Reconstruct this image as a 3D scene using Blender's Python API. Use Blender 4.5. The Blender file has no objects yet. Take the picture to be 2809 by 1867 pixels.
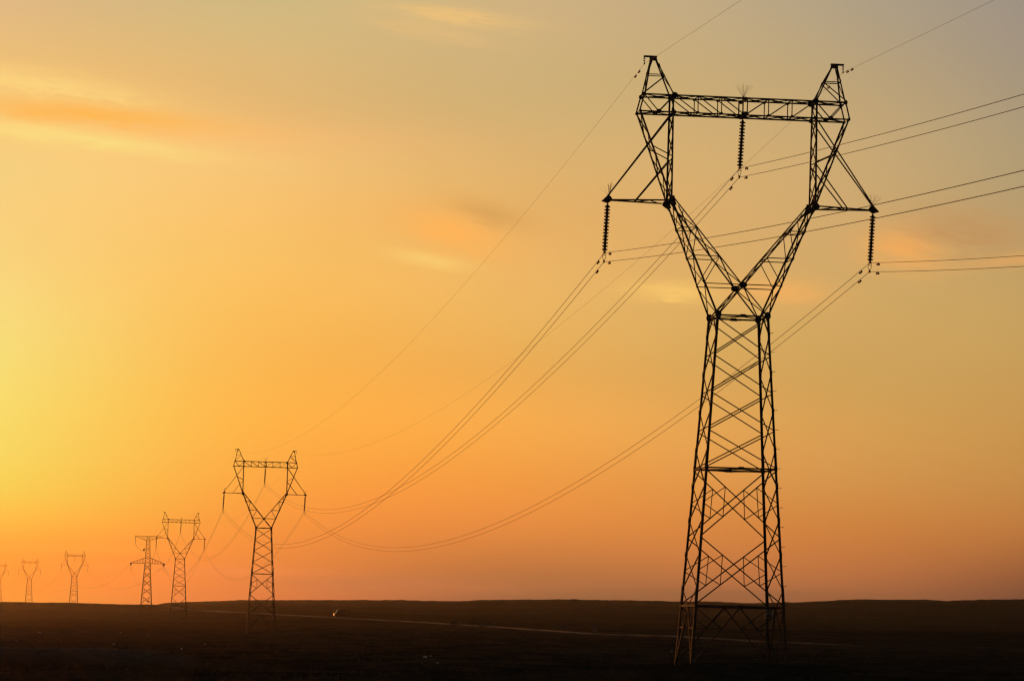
import bpy, bmesh, math, random
import numpy as np
from mathutils import Vector, Matrix
random.seed(7); np.random.seed(7)
R = math.radians
scene = bpy.context.scene
COL = scene.collection

# ------------------------------------------------------------------ camera
PW, PH = 2809.0, 1867.0                    # photograph pixels
F = 10420.97                               # focal length in photograph pixels
PITCH, ROLL = R(4.21032), R(1.53001)
cam_d = bpy.data.cameras.new('camera'); cam = bpy.data.objects.new('camera', cam_d); COL.objects.link(cam)
cam_d.sensor_fit = 'HORIZONTAL'; cam_d.sensor_width = 36.0; cam_d.lens = 36.0 * F / PW
cam_d.clip_start = 0.5; cam_d.clip_end = 30000
cam.matrix_world = Matrix.Rotation(math.pi / 2 + PITCH, 4, 'X') @ Matrix.Rotation(ROLL, 4, 'Z')
scene.camera = cam

def proj(P):
    x, y, z = P; c, s = math.cos(PITCH), math.sin(PITCH)
    fw = y * c + z * s; up = z * c - y * s
    u, v = F * x / fw, F * up / fw
    cr, sr = math.cos(ROLL), math.sin(ROLL)
    return PW / 2 + u * cr + v * sr, PH / 2 + u * sr - v * cr
def ray(px, py):
    a, b = px - PW / 2, PH / 2 - py
    cr, sr = math.cos(ROLL), math.sin(ROLL)
    u = a * cr - b * sr; v = a * sr + b * cr
    c, s = math.cos(PITCH), math.sin(PITCH)
    d = Vector((u, F * c - v * s, F * s + v * c)); d.normalize(); return d

# ------------------------------------------------------------------ render look
scene.view_settings.view_transform = 'Standard'; scene.view_settings.look = 'None'
scene.view_settings.exposure = 0.0; scene.view_settings.gamma = 1.0
scene.cycles.max_bounces = 5; scene.cycles.volume_bounces = 0
scene.cycles.filter_width = 1.35

# ------------------------------------------------------------------ sky (world)
SUN_AZ, SUN_EL = R(-13.5), R(1.8)
def lin(c): return tuple(((v / 255.0) / 12.92 if v / 255.0 <= .04045 else (((v / 255.0) + .055) / 1.055) ** 2.4) for v in c)
# dusk colours met along seven bearings (photograph column, then rows from the top of the view down to the skyline)
SKY = {
 -1100: [(-300,(218.0,196.7,148.2)),(0,(233.4,206.3,148.2)),(400,(242.7,216.7,140.2)),(900,(251.4,214.7,143.4)),(1200,(243.8,214.8,121.7)),(1400,(229.6,163.8,59.9)),(1600,(217.9,144.5,35.3)),(1720,(192.1,99.1,23.1))],
 80: [(-300,(208.2,175.2,133.5)),(0,(227.0,180.3,128.6)),(107,(229.9,185.9,119.0)),(203,(250.8,192.1,112.7)),(430,(247.4,206.9,126.5)),(643,(243.9,208.6,127.1)),(910,(239.7,230.7,131.4)),(1070,(240.6,226.5,111.3)),(1203,(233.5,232.3,117.2)),(1300,(231.0,214.3,76.7)),(1371,(233.0,215.8,83.4)),(1440,(237.9,172.7,57.8)),(1500,(255.0,145.7,43.1)),(1640,(202.6,144.5,44.3)),(1720,(196.0,133.9,37.1))],
 580: [(-300,(188.6,173.3,139.8)),(0,(204.7,182.5,135.1)),(107,(210.8,184.7,121.2)),(214,(226.7,180.8,122.8)),(300,(233.2,183.8,114.8)),(450,(263.4,196.3,118.7)),(600,(250.7,194.4,107.7)),(750,(247.9,193.6,99.6)),(964,(259.0,188.2,87.6)),(1178,(262.0,183.7,74.3)),(1340,(244.1,169.5,69.1)),(1500,(245.2,140.7,53.0)),(1607,(214.9,121.5,68.4)),(1720,(207.2,112.2,59.8))],
 1000: [(-300,(258.2,178.8,98.7)),(0,(265.9,189.5,88.3)),(150,(265.9,204.6,88.7)),(300,(265.9,219.3,117.4)),(450,(241.4,212.7,129.1)),(600,(244.6,232.1,165.9)),(750,(260.8,231.6,139.8)),(900,(265.9,236.1,138.4)),(1070,(252.9,221.5,131.9)),(1232,(227.6,200.9,113.1)),(1371,(191.1,146.1,90.7)),(1500,(265.9,178.8,100.1)),(1600,(241.8,149.4,74.7)),(1640,(213.4,135.5,68.0)),(1720,(195.0,124.3,59.6))],
 1400: [(-300,(191.3,168.8,131.5)),(0,(209.5,178.6,129.5)),(160,(205.4,176.1,121.9)),(320,(212.1,176.4,116.4)),(480,(229.7,178.6,109.3)),(620,(233.2,177.0,100.6)),(750,(236.8,181.2,100.4)),(910,(237.5,179.0,92.9)),(1070,(241.5,168.9,79.2)),(1232,(256.5,172.3,75.4)),(1371,(224.3,136.0,57.8)),(1500,(237.6,145.6,72.0)),(1600,(149.6,92.3,54.2)),(1640,(119.7,86.4,67.8)),(1720,(110.2,82.2,63.0))],
 2220: [(-300,(166.1,153.0,134.7)),(0,(180.9,163.1,132.7)),(214,(193.2,165.7,119.8)),(430,(207.3,171.2,115.7)),(643,(211.1,169.6,108.5)),(857,(211.6,168.5,98.6)),(1070,(210.2,161.7,87.9)),(1285,(225.9,157.4,79.9)),(1393,(181.0,123.7,65.5)),(1500,(232.7,138.1,62.6)),(1578,(189.2,114.2,64.3)),(1640,(115.8,83.5,60.5)),(1720,(93.3,71.0,52.4))],
 2755: [(-300,(147.0,137.0,133.8)),(0,(161.7,145.2,131.8)),(160,(160.0,145.1,129.8)),(320,(166.6,154.6,125.4)),(480,(173.2,155.8,116.2)),(640,(188.8,157.6,105.7)),(760,(201.1,163.7,99.6)),(964,(209.2,164.8,90.4)),(1178,(205.9,152.4,77.8)),(1340,(204.2,141.8,69.5)),(1446,(199.9,129.1,60.7)),(1500,(183.9,111.2,64.1)),(1553,(179.4,99.8,59.7)),(1600,(126.6,79.1,52.1)),(1640,(87.0,68.8,59.2)),(1720,(36.2,49.9,52.5))],
 3900: [(-300,(112.7,116.6,131.0)),(0,(124.4,123.5,126.2)),(400,(139.6,119.7,109.9)),(800,(144.0,126.6,99.8)),(1178,(155.2,117.9,76.3)),(1400,(125.3,89.1,57.6)),(1600,(92.7,60.4,37.5)),(1720,(45.0,42.2,44.6))],
}
def sky_at(px, py):
    xs = sorted(SKY); vals = []
    for x in xs:
        yy = [t[0] for t in SKY[x]]; cc = np.array([t[1] for t in SKY[x]], float)
        vals.append([np.interp(py, yy, cc[:, k]) for k in range(3)])
    vals = np.array(vals)
    return lin([np.interp(px, xs, vals[:, k]) for k in range(3)])
AZ0, DAZ, NAZ = -22.5, 4.5, 11
EL0, DEL, NEL = 0.0, 0.75, 17
G = np.zeros((NAZ, NEL, 3))
for i in range(NAZ):
    for j in range(NEL):
        a, e = R(AZ0 + i * DAZ), R(EL0 + j * DEL)
        G[i, j] = sky_at(*proj((math.sin(a) * math.cos(e), math.cos(a) * math.cos(e), math.sin(e))))
def despline(n):
    M = np.zeros((n, n))
    for k in range(n):
        M[k, k] += 4 / 6; M[k, max(k - 1, 0)] += 1 / 6; M[k, min(k + 1, n - 1)] += 1 / 6
    return np.linalg.inv(M)
G = np.einsum('ab,bjc->ajc', despline(NAZ), G); G = np.einsum('ab,ibc->iac', despline(NEL), G)
G = np.clip(G, 0.002, 1.3)

world = bpy.data.worlds.new('World'); scene.world = world; world.use_nodes = True
NT = world.node_tree; NT.nodes.clear()
def N(t, **kw):
    n = NT.nodes.new(t)
    for k, v in kw.items(): setattr(n, k, v)
    return n
def Lk(a, b): NT.links.new(a, b)
def M(op, a, b=None, c=None, clamp=False):
    n = N('ShaderNodeMath', operation=op, use_clamp=clamp)
    for i, v in enumerate((a, b, c)):
        if v is None: continue
        if hasattr(v, 'links'): Lk(v, n.inputs[i])
        else: n.inputs[i].default_value = v
    return n.outputs[0]
def VM(op, a, b=None, scale=None):
    n = N('ShaderNodeVectorMath', operation=op)
    for i, v in enumerate((a, b)):
        if v is None: continue
        if hasattr(v, 'links'): Lk(v, n.inputs[i])
        else: n.inputs[i].default_value = v
    if scale is not None:
        if hasattr(scale, 'links'): Lk(scale, n.inputs['Scale'])
        else: n.inputs['Scale'].default_value = scale
    return n.outputs[0]
def smooth(v, a, b, invert=False):
    n = N('ShaderNodeMapRange', interpolation_type='SMOOTHSTEP')
    Lk(v, n.inputs['Value']); n.inputs['From Min'].default_value = a; n.inputs['From Max'].default_value = b
    n.inputs['To Min'].default_value = 1 if invert else 0; n.inputs['To Max'].default_value = 0 if invert else 1
    return n.outputs['Result']
def mixc(f, a, b):
    n = N('ShaderNodeMix', data_type='RGBA')
    if hasattr(f, 'links'): Lk(f, n.inputs[0])
    else: n.inputs[0].default_value = f
    for i, v in ((6, a), (7, b)):
        if hasattr(v, 'links'): Lk(v, n.inputs[i])
        else: n.inputs[i].default_value = (*v, 1)
    return n.outputs[2]
tc = N('ShaderNodeTexCoord'); sx = N('ShaderNodeSeparateXYZ'); Lk(tc.outputs['Generated'], sx.inputs[0])
az = M('MULTIPLY', M('ARCTAN2', sx.outputs[0], sx.outputs[1]), 180 / math.pi)
el = M('MULTIPLY', M('ARCSINE', sx.outputs[2]), 180 / math.pi)
azf = M('DIVIDE', M('SUBTRACT', az, AZ0), DAZ * (NAZ - 1), clamp=True)
elf = M('DIVIDE', M('SUBTRACT', el, EL0), DEL * (NEL - 1), clamp=True)
def ramp(fac, cols):
    n = N('ShaderNodeValToRGB'); cr = n.color_ramp; cr.interpolation = 'B_SPLINE'; Lk(fac, n.inputs[0])
    k = len(cols)
    while len(cr.elements) < k: cr.elements.new(0.5)
    for i, c in enumerate(cols):
        cr.elements[i].position = i / (k - 1); cr.elements[i].color = (*c, 1)
    return n.outputs[0]
total = None
for i in range(NAZ):
    w = ramp(azf, [((1, 1, 1) if k == i else (0, 0, 0)) for k in range(NAZ)])
    c = VM('MULTIPLY', w, ramp(elf, [tuple(map(float, G[i, j])) for j in range(NEL)]))
    total = c if total is None else VM('ADD', total, c)
# thin clouds lit by the low sun: (photo x, y, half width px, half height px, tilt deg, colour, strength, streak)
cl = [(120,238,420,58,8,(253,214,128),.75,1),(260,318,450,44,4.5,(253,184,86),1.0,.6),(200,378,500,34,7,(250,222,130),.8,.6),
      (1250,44,260,32,7,(240,194,122),.75,1),(1180,85,240,34,10,(234,188,124),.5,1),
      (1240,635,200,76,15,(254,180,90),.95,.5),(1340,588,150,44,14,(205,150,82),.5,.6),(1170,712,150,27,9,(252,208,116),.7,.5),
      (1840,800,160,40,3,(250,200,108),.85,.7),(2140,800,190,50,4,(244,176,96),.75,.6),
      (2480,680,170,84,6,(240,172,94),1.0,.4),(2660,636,240,84,8,(194,146,92),.75,.7),(2790,712,220,26,-6,(226,166,96),.7,.6),
      
      (1450,1600,520,24,1,(172,108,64),.55,.9),(2050,1628,600,18,1,(140,94,62),.5,.9),(1080,1602,430,34,1.5,(190,114,70),.65,.7),(640,1566,300,16,1,(230,132,72),.5,.8),(150,1500,420,20,1,(255,156,60),.55,.7),]
for (px, py, hw, hh, tilt, colr, st, streak) in cl:
    d = ray(px, py); a0 = math.degrees(math.atan2(d.x, d.y)); e0 = math.degrees(math.asin(d.z))
    k = F * math.pi / 180; ca, sa = math.cos(R(-tilt) + ROLL), math.sin(R(-tilt) + ROLL)
    da = M('SUBTRACT', az, a0); de = M('SUBTRACT', el, e0)
    p = M('DIVIDE', M('ADD', M('MULTIPLY', da, ca), M('MULTIPLY', de, sa)), hw / k)
    q = M('DIVIDE', M('SUBTRACT', M('MULTIPLY', de, ca), M('MULTIPLY', da, sa)), hh / k)
    cv = N('ShaderNodeCombineXYZ'); Lk(M('MULTIPLY', p, 1.6 * hw / 300), cv.inputs[0]); Lk(M('MULTIPLY', q, 1.5 * hh / 60), cv.inputs[1]); cv.inputs[2].default_value = px * .37
    nz = N('ShaderNodeTexNoise'); nz.inputs['Scale'].default_value = 1.5; nz.inputs['Detail'].default_value = 6; nz.inputs['Roughness'].default_value = .58
    nz.inputs['Distortion'].default_value = .6; Lk(cv.outputs[0], nz.inputs['Vector'])
    n0 = M('SUBTRACT', nz.outputs['Fac'], .5)
    q2 = M('ADD', q, M('MULTIPLY', n0, 1.1))
    r2 = M('ADD', M('MULTIPLY', p, p), M('MULTIPLY', q2, q2))
    fall = M('POWER', 2.718, M('MULTIPLY', r2, -2.0))
    if streak >= .7:
        cv2 = N('ShaderNodeCombineXYZ'); Lk(M('MULTIPLY', p, 1.5 * hw / 200), cv2.inputs[0]); Lk(M('MULTIPLY', M('ADD', q, M('MULTIPLY', n0, .8)), 2.6), cv2.inputs[1]); cv2.inputs[2].default_value = py * .21
        nf = N('ShaderNodeTexNoise'); nf.inputs['Scale'].default_value = 1.7; nf.inputs['Detail'].default_value = 7; nf.inputs['Roughness'].default_value = .62; nf.inputs['Distortion'].default_value = .5; Lk(cv2.outputs[0], nf.inputs['Vector'])
        fall = M('MULTIPLY', fall, M('ADD', M('MULTIPLY', M('SUBTRACT', nf.outputs['Fac'], .5), 2.4 * streak), 1.0), clamp=True)
    fac = M('MULTIPLY', M('MULTIPLY', fall, M('ADD', M('MULTIPLY', n0, 1.7 * streak), 1.0), clamp=True), st, clamp=True)
    total = mixc(fac, total, lin(colr))
# the rest of the dome: a clear evening sky
nish = N('ShaderNodeTexSky', sky_type='NISHITA'); nish.sun_disc = False
nish.sun_elevation = SUN_EL; nish.sun_rotation = SUN_AZ; nish.air_density = 1.2; nish.dust_density = 3.0
dome = VM('SCALE', nish.outputs[0], scale=0.13)
away = M('ABSOLUTE', M('SUBTRACT', az, -6.0))
inside = M('MULTIPLY', smooth(away, 20, 48, True), smooth(el, 11, 26, True))
final = mixc(inside, dome, total)
bg = N('ShaderNodeBackground'); Lk(final, bg.inputs[0]); bg.inputs[1].default_value = 1.0
wo = N('ShaderNodeOutputWorld'); Lk(bg.outputs[0], wo.inputs[0])

# ------------------------------------------------------------------ sun
sl = bpy.data.lights.new('sun', 'SUN'); sl.energy = 1.0; sl.angle = R(0.5); sl.color = (1.0, 0.29, 0.055)
sun = bpy.data.objects.new('sun', sl); COL.objects.link(sun)
sd = Vector((math.sin(SUN_AZ) * math.cos(SUN_EL), math.cos(SUN_AZ) * math.cos(SUN_EL), math.sin(SUN_EL)))
sun.rotation_euler = sd.to_track_quat('Z', 'Y').to_euler(); sun.location = (-60, 40, 60)

# ------------------------------------------------------------------ materials
def mat(name, base, rough=.6, metal=0.0, var=0.25, scale=8.0, bump=0.0, spec=None, base2=None, detail=6):
    m = bpy.data.materials.new(name); m.use_nodes = True; t = m.node_tree
    b = t.nodes['Principled BSDF']; b.inputs['Roughness'].default_value = rough; b.inputs['Metallic'].default_value = metal
    if spec is not None: b.inputs['Specular IOR Level'].default_value = spec
    c = t.nodes.new('ShaderNodeTexCoord'); n = t.nodes.new('ShaderNodeTexNoise')
    n.inputs['Scale'].default_value = scale; n.inputs['Detail'].default_value = detail; t.links.new(c.outputs['Object'], n.inputs['Vector'])
    r = t.nodes.new('ShaderNodeValToRGB'); t.links.new(n.outputs['Fac'], r.inputs[0])
    r.color_ramp.elements[0].position = .3; r.color_ramp.elements[1].position = .7
    b2 = base2 or tuple(min(1, x * (1 + var)) for x in base)
    r.color_ramp.elements[0].color = (*[x * (1 - var) for x in base], 1); r.color_ramp.elements[1].color = (*b2, 1)
    t.links.new(r.outputs[0], b.inputs['Base Color'])
    if bump:
        bp = t.nodes.new('ShaderNodeBump'); bp.inputs['Strength'].default_value = bump; bp.inputs['Distance'].default_value = .05
        t.links.new(n.outputs['Fac'], bp.inputs['Height']); t.links.new(bp.outputs[0], b.inputs['Normal'])
    return m
STEEL = mat('weathered_steel', (.036, .031, .029), .72, 0, .3, 3.0, spec=.02)
PORC = mat('brown_porcelain', (.05, .022, .016), .3, 0, .2, 20)
ALU = mat('aluminium_strand', (.07, .065, .06), .8, 0, .15, 30, spec=.1)
DARKIRON = mat('dark_iron', (.05, .045, .04), .5, .3, .2, 20)
WHITE = mat('white_enamel', (.13, .13, .135), .5, 0, .1, 10)
BLACK = mat('black_enamel', (.012, .01, .01), .5, 0, .1, 10)
STONE = mat('pale_stone', (.22, .2, .18), .8, 0, .25, 12)
CONC = mat('grey_concrete', (.045, .048, .055), .85, 0, .25, 6)
GRAVEL = mat('pale_gravel', (.034, .029, .025), .9, 0, .35, 1.2, spec=.05)
LEAF = mat('dry_leaf', (.035, .03, .015), .8, 0, .4, 4)
BARK = mat('dark_bark', (.04, .03, .02), .9, 0, .3, 12)
DRYGRASS = mat('dry_grass_blade', (.045, .036, .02), .9, 0, .4, .5, spec=0.0)
PAINT = mat('van_paint', (.028, .008, .005), .4, 0, .08, 2, spec=.08)
GLASS = mat('dark_glass', (.012, .012, .014), .3, 0, .1, 2, spec=.12)
TYRE = mat('black_rubber', (.015, .015, .015), .85, 0, .2, 20)
LAMP = mat('bright_chrome', (.8, .78, .7), .22, .95, .05, 6)
REDL = mat('red_lens', (.25, .02, .015), .15, 0, .05, 6)
# ground: dry steppe soil with low dark growth
gm = bpy.data.materials.new('steppe_ground'); gm.use_nodes = True; t = gm.node_tree; gb = t.nodes['Principled BSDF']; gb.inputs['Roughness'].default_value = .95
gb.inputs['Specular IOR Level'].default_value = 0.0
c = t.nodes.new('ShaderNodeTexCoord')
def gn(scale, det, vec=None, rough=.6):
    n = t.nodes.new('ShaderNodeTexNoise'); n.inputs['Scale'].default_value = scale; n.inputs['Detail'].default_value = det; n.inputs['Roughness'].default_value = rough
    t.links.new(vec or c.outputs['Object'], n.inputs['Vector']); return n.outputs['Fac']
mp = t.nodes.new('ShaderNodeMapping'); mp.inputs['Scale'].default_value = (1, .22, 1); t.links.new(c.outputs['Object'], mp.inputs['Vector'])
big, mid, fine = gn(.012, 5, mp.outputs[0]), gn(.35, 6, mp.outputs[0]), gn(3.5, 8)
def gramp(f, a, b, p0, p1):
    r = t.nodes.new('ShaderNodeValToRGB'); r.color_ramp.elements[0].position = p0; r.color_ramp.elements[1].position = p1
    r.color_ramp.elements[0].color = (*a, 1); r.color_ramp.elements[1].color = (*b, 1); t.links.new(f, r.inputs[0]); return r.outputs[0]
def gmix(f, a, b, mode='MIX'):
    n = t.nodes.new('ShaderNodeMix'); n.data_type = 'RGBA'; n.blend_type = mode
    if hasattr(f, 'links'): t.links.new(f, n.inputs[0])
    else: n.inputs[0].default_value = f
    t.links.new(a, n.inputs[6]); t.links.new(b, n.inputs[7]); return n.outputs[2]
soil = gramp(fine, (.024, .019, .014), (.052, .042, .032), .3, .72)
growth = gramp(fine, (.012, .011, .008), (.026, .023, .017), .3, .72)
far_pale = gramp(fine, (.04, .026, .013), (.066, .045, .022), .3, .72)
patch = gramp(mid, (0, 0, 0), (1, 1, 1), .42, .6)
col1 = gmix(patch, growth, soil)
# ground colour turns paler further out, past a wavering edge
def gmath(op, a, b=None):
    n = t.nodes.new('ShaderNodeMath'); n.operation = op
    for i, v in enumerate((a, b)):
        if v is None: continue
        if hasattr(v, 'links'): t.links.new(v, n.inputs[i])
        else: n.inputs[i].default_value = v
    return n.outputs[0]
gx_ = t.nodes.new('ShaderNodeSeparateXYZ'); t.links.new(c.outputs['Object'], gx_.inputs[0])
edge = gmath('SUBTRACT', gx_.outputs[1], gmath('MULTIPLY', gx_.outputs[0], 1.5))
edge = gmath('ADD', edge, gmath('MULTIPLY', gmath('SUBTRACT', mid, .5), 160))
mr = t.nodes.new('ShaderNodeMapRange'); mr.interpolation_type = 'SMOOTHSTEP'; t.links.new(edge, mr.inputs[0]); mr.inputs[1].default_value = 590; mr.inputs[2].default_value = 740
far_patch = gmix(patch, gramp(fine, (.026, .018, .010), (.044, .032, .019), .3, .72), far_pale)
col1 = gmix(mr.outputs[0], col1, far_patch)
ba_ = t.nodes.new('ShaderNodeAttribute'); ba_.attribute_name = 'bare_earth'
bare_f = gmath('MULTIPLY', ba_.outputs['Fac'], gmath('ADD', gmath('MULTIPLY', mid, 1.2), .3)); 
col1 = gmix(bare_f, col1, gramp(fine, (.045, .043, .04), (.12, .115, .105), .3, .75))
tone = gramp(big, (.65, .65, .65), (1.15, 1.1, 1.05), .35, .65)
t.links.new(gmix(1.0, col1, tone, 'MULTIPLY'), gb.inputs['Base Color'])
bp = t.nodes.new('ShaderNodeBump'); bp.inputs['Strength'].default_value = .6; bp.inputs['Distance'].default_value = .12
t.links.new(fine, bp.inputs['Height']); t.links.new(bp.outputs[0], gb.inputs['Normal'])
GROUND = gm

# ------------------------------------------------------------------ object helpers
def tag(o, label=None, cat=None, group=None, kind=None):
    if label: o['label'] = label
    if cat: o['category'] = cat
    if group: o['group'] = group
    if kind: o['kind'] = kind
    return o
def empty(name, loc, rz=0.0):
    o = bpy.data.objects.new(name, None); COL.objects.link(o); o.location = loc; o.rotation_euler = (0, 0, rz); o.empty_display_size = .3; return o
class MB:
    """collects plates, bars, tubes and lathes into one mesh"""
    def __init__(s): s.v = []; s.f = []
    def add(s, vs, fs):
        k = len(s.v); s.v += [tuple(p) for p in vs]; s.f += [tuple(i + k for i in f) for f in fs]
    def box(s, c, h, rot=None):
        c = Vector(c); vs = []
        for z in (-1, 1):
            for x, y in ((-1, -1), (1, -1), (1, 1), (-1, 1)):
                p = Vector((x * h[0], y * h[1], z * h[2]))
                if rot is not None: p = rot @ p
                vs.append(c + p)
        s.add(vs, [(0, 3, 2, 1), (4, 5, 6, 7), (0, 1, 5, 4), (1, 2, 6, 5), (2, 3, 7, 6), (3, 0, 4, 7)])
    def ell(s, p, q, w, n, side=1, t=None, d=None):
        """angle section from p to q; n = outward normal of the face it lies in"""
        p, q, n = Vector(p), Vector(q), Vector(n); ax = (q - p).normalized()
        a = ax.cross(n).normalized() * side; b = -(n - ax * n.dot(ax)).normalized()
        s.ell2(p, q, w, a, b, t, d)
    def ell2(s, p, q, w, a, b, t=None, d=None):
        p, q = Vector(p), Vector(q); w *= .88; t = t or max(.008, w * .14); d = d or w
        prof = [a * (-w * .5), a * (w * .5), a * (w * .5) + b * t, a * (-w * .5 + t) + b * t, a * (-w * .5 + t) + b * d, a * (-w * .5) + b * d]
        vs = [p + o for o in prof] + [q + o for o in prof]
        fs = [(i, (i + 1) % 6, (i + 1) % 6 + 6, i + 6) for i in range(6)] + [(3, 2, 1, 0), (5, 4, 3, 0), (6, 7, 8, 9), (6, 9, 10, 11)]
        s.add(vs, fs)
    def leg(s, p, q, w, sxn, syn, t=None):
        """corner angle with its heel at the line p-q, flanges running inward along x and y"""
        p, q = Vector(p), Vector(q); w *= .93; t = t or w * .14; X = Vector((-sxn, 0, 0)); Y = Vector((0, -syn, 0))
        prof = [Vector(), X * w, X * w + Y * t, X * t + Y * t, X * t + Y * w, Y * w]
        vs = [p + o for o in prof] + [q + o for o in prof]
        s.add(vs, [(i, (i + 1) % 6, (i + 1) % 6 + 6, i + 6) for i in range(6)] + [(3, 2, 1, 0), (5, 4, 3, 0), (6, 7, 8, 9), (6, 9, 10, 11)])
    def plate(s, pts, n, th=.014):
        n = Vector(n).normalized() * th * .5; k = len(pts); vs = [Vector(p) + n for p in pts] + [Vector(p) - n for p in pts]
        s.add(vs, [tuple(range(k)), tuple(range(2 * k - 1, k - 1, -1))] + [(i, i + k, (i + 1) % k + k, (i + 1) % k) for i in range(k)])
    def octo(s, c, r, y, th=.014, sx_=1.0, sz_=1.0, rot=.39):
        s.plate([(c[0] + sx_ * r * math.cos(rot + i * math.pi / 4), y, c[1] + sz_ * r * math.sin(rot + i * math.pi / 4)) for i in range(8)], (0, 1, 0), th)
    def tube(s, pts, r, n=6, cap=True):
        pts = [Vector(p) for p in pts]; k = len(pts); vs = []; prev = None
        for i, p in enumerate(pts):
            tdir = (pts[min(i + 1, k - 1)] - pts[max(i - 1, 0)]).normalized()
            ref = Vector((0, 0, 1)) if abs(tdir.z) < .9 else Vector((0, 1, 0))
            if prev is not None: ref = prev
            a = tdir.cross(ref).normalized(); b = a.cross(tdir).normalized(); prev = b
            rr = r[i] if isinstance(r, (list, tuple)) else r
            for j in range(n):
                th = 2 * math.pi * j / n; vs.append(p + (a * math.cos(th) + b * math.sin(th)) * rr)
        fs = [(i * n + j, i * n + (j + 1) % n, (i + 1) * n + (j + 1) % n, (i + 1) * n + j) for i in range(k - 1) for j in range(n)]
        if cap: fs += [tuple(range(n - 1, -1, -1)), tuple(range((k - 1) * n, k * n))]
        s.add(vs, fs)
    def lathe(s, prof, n=14, c=(0, 0, 0)):
        vs = []; k = len(prof)
        for (r, z) in prof:
            for j in range(n):
                th = 2 * math.pi * j / n; vs.append((c[0] + r * math.cos(th), c[1] + r * math.sin(th), c[2] + z))
        fs = [((i + 1) * n + j, (i + 1) * n + (j + 1) % n, i * n + (j + 1) % n, i * n + j) for i in range(k - 1) for j in range(n)]
        fs += [tuple(range(n)), tuple(range(k * n - 1, (k - 1) * n - 1, -1))]
        s.add(vs, fs)
    def mesh(s, name, m, smooth=False):
        me = bpy.data.meshes.new(name); me.from_pydata(s.v, [], s.f); me.materials.append(m)
        if smooth: me.polygons.foreach_set('use_smooth', [True] * len(me.polygons))
        me.update(); return me
    def build(s, name, m, parent=None, smooth=False):
        o = bpy.data.objects.new(name, s.mesh(name, m, smooth)); COL.objects.link(o)
        if parent is not None: o.parent = parent
        return o
def copy_tree(o, parent=None, skip=()):
    c = o.copy(); COL.objects.link(c); c.parent = parent
    for ch in list(o.children):
        if ch.name.split('.')[0] not in skip: copy_tree(ch, c, skip)
    return c

# ------------------------------------------------------------------ terrain
def sm(x): x = np.clip(x, 0, 1); return x * x * (3 - 2 * x)
def wob(x, y, L0, L1):
    """sum of sines with wavelengths between L0 and L1"""
    x = np.asarray(x, float); y = np.asarray(y, float); z = np.zeros(np.broadcast(x, y).shape); n = 10
    rs = np.random.RandomState(int(L0 * 10))
    for k in range(n):
        L = L0 * (L1 / L0) ** (k / (n - 1)); a = rs.rand() * 6.283; ph = rs.rand() * 6.283
        z = z + (L / L1) ** .7 * np.sin(2 * math.pi * (x * math.cos(a) + y * math.sin(a)) / L + ph + 1.3 * np.sin(2 * math.pi * (x * math.sin(a) - y * math.cos(a)) / (L * 1.7)))
    return z / 3.0
def yh(u): return 1700.6 + .0267 * (u - PW / 2)          # photo row of eye level
SIL = [(-600, 1650), (0, 1651.7), (186, 1653.4), (352, 1656.8), (440, 1655), (550, 1651), (678, 1647.4), (760, 1648), (900, 1647.6), (1000, 1648.2), (1100, 1648.3), (1170, 1650), (1260, 1651.7), (1332, 1647.6), (1578, 1647.4), (1760, 1650.5), (1854, 1653), (1960, 1654), (2053, 1658), (2110, 1656.2), (2195, 1656.2), (2270, 1652), (2358, 1648.8), (2541, 1648.8), (2590, 1653), (2680, 1650.6), (2809, 1648.6), (3200, 1646), (3900, 1650)]
su = np.array([s_[0] + 19 for s_ in SIL], float); sy = np.array([s_[1] for s_ in SIL], float)
COLS = {  # bearing column -> (distance, ground height)
 0:    [(3, -1.75), (60, -1.8), (130, -1.98), (190, -2.05), (300, -2.6), (567, -2.9), (961, -2.2), (1250, -.2), (1560, None)],
 400:  [(3, -1.75), (60, -1.8), (130, -1.98), (190, -2.05), (300, -2.6), (567, -2.9), (961, -2.34), (1337, -.5), (1560, None)],
 560:  [(3, -1.75), (60, -1.8), (130, -1.95), (190, -2.0), (300, -2.5), (567, -2.9), (961, -2.2), (1500, 1.0), (1700, 1.5)],
 700:  [(3, -1.75), (60, -1.8), (130, -1.95), (190, -2.0), (300, -2.5), (567, -2.89), (961, -1.4), (1500, 1.6), (1800, 2.4)],
 960:  [(3, -1.75), (60, -1.8), (130, -1.9), (190, -1.95), (300, -2.2), (613, -1.95), (1000, -.55), (1500, 2.2), (1800, 3.2)],
 1650: [(3, -1.75), (60, -1.8), (130, -1.85), (170, -1.87), (300, -2.0), (613, -1.85), (1000, .1), (1500, 3.6), (1800, 5.6)],
 2100: [(3, -1.75), (60, -1.8), (130, -1.83), (170, -1.83), (300, -1.95), (520, -1.95), (1000, .7), (1500, 4.0), (1800, 6.4)],
 2830: [(3, -1.75), (60, -1.8), (130, -1.83), (190, -1.85), (300, -1.95), (450, -1.9), (1000, 1.2), (1500, 5.0), (1800, 8.0)],
}
RH = 3000.0
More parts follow.
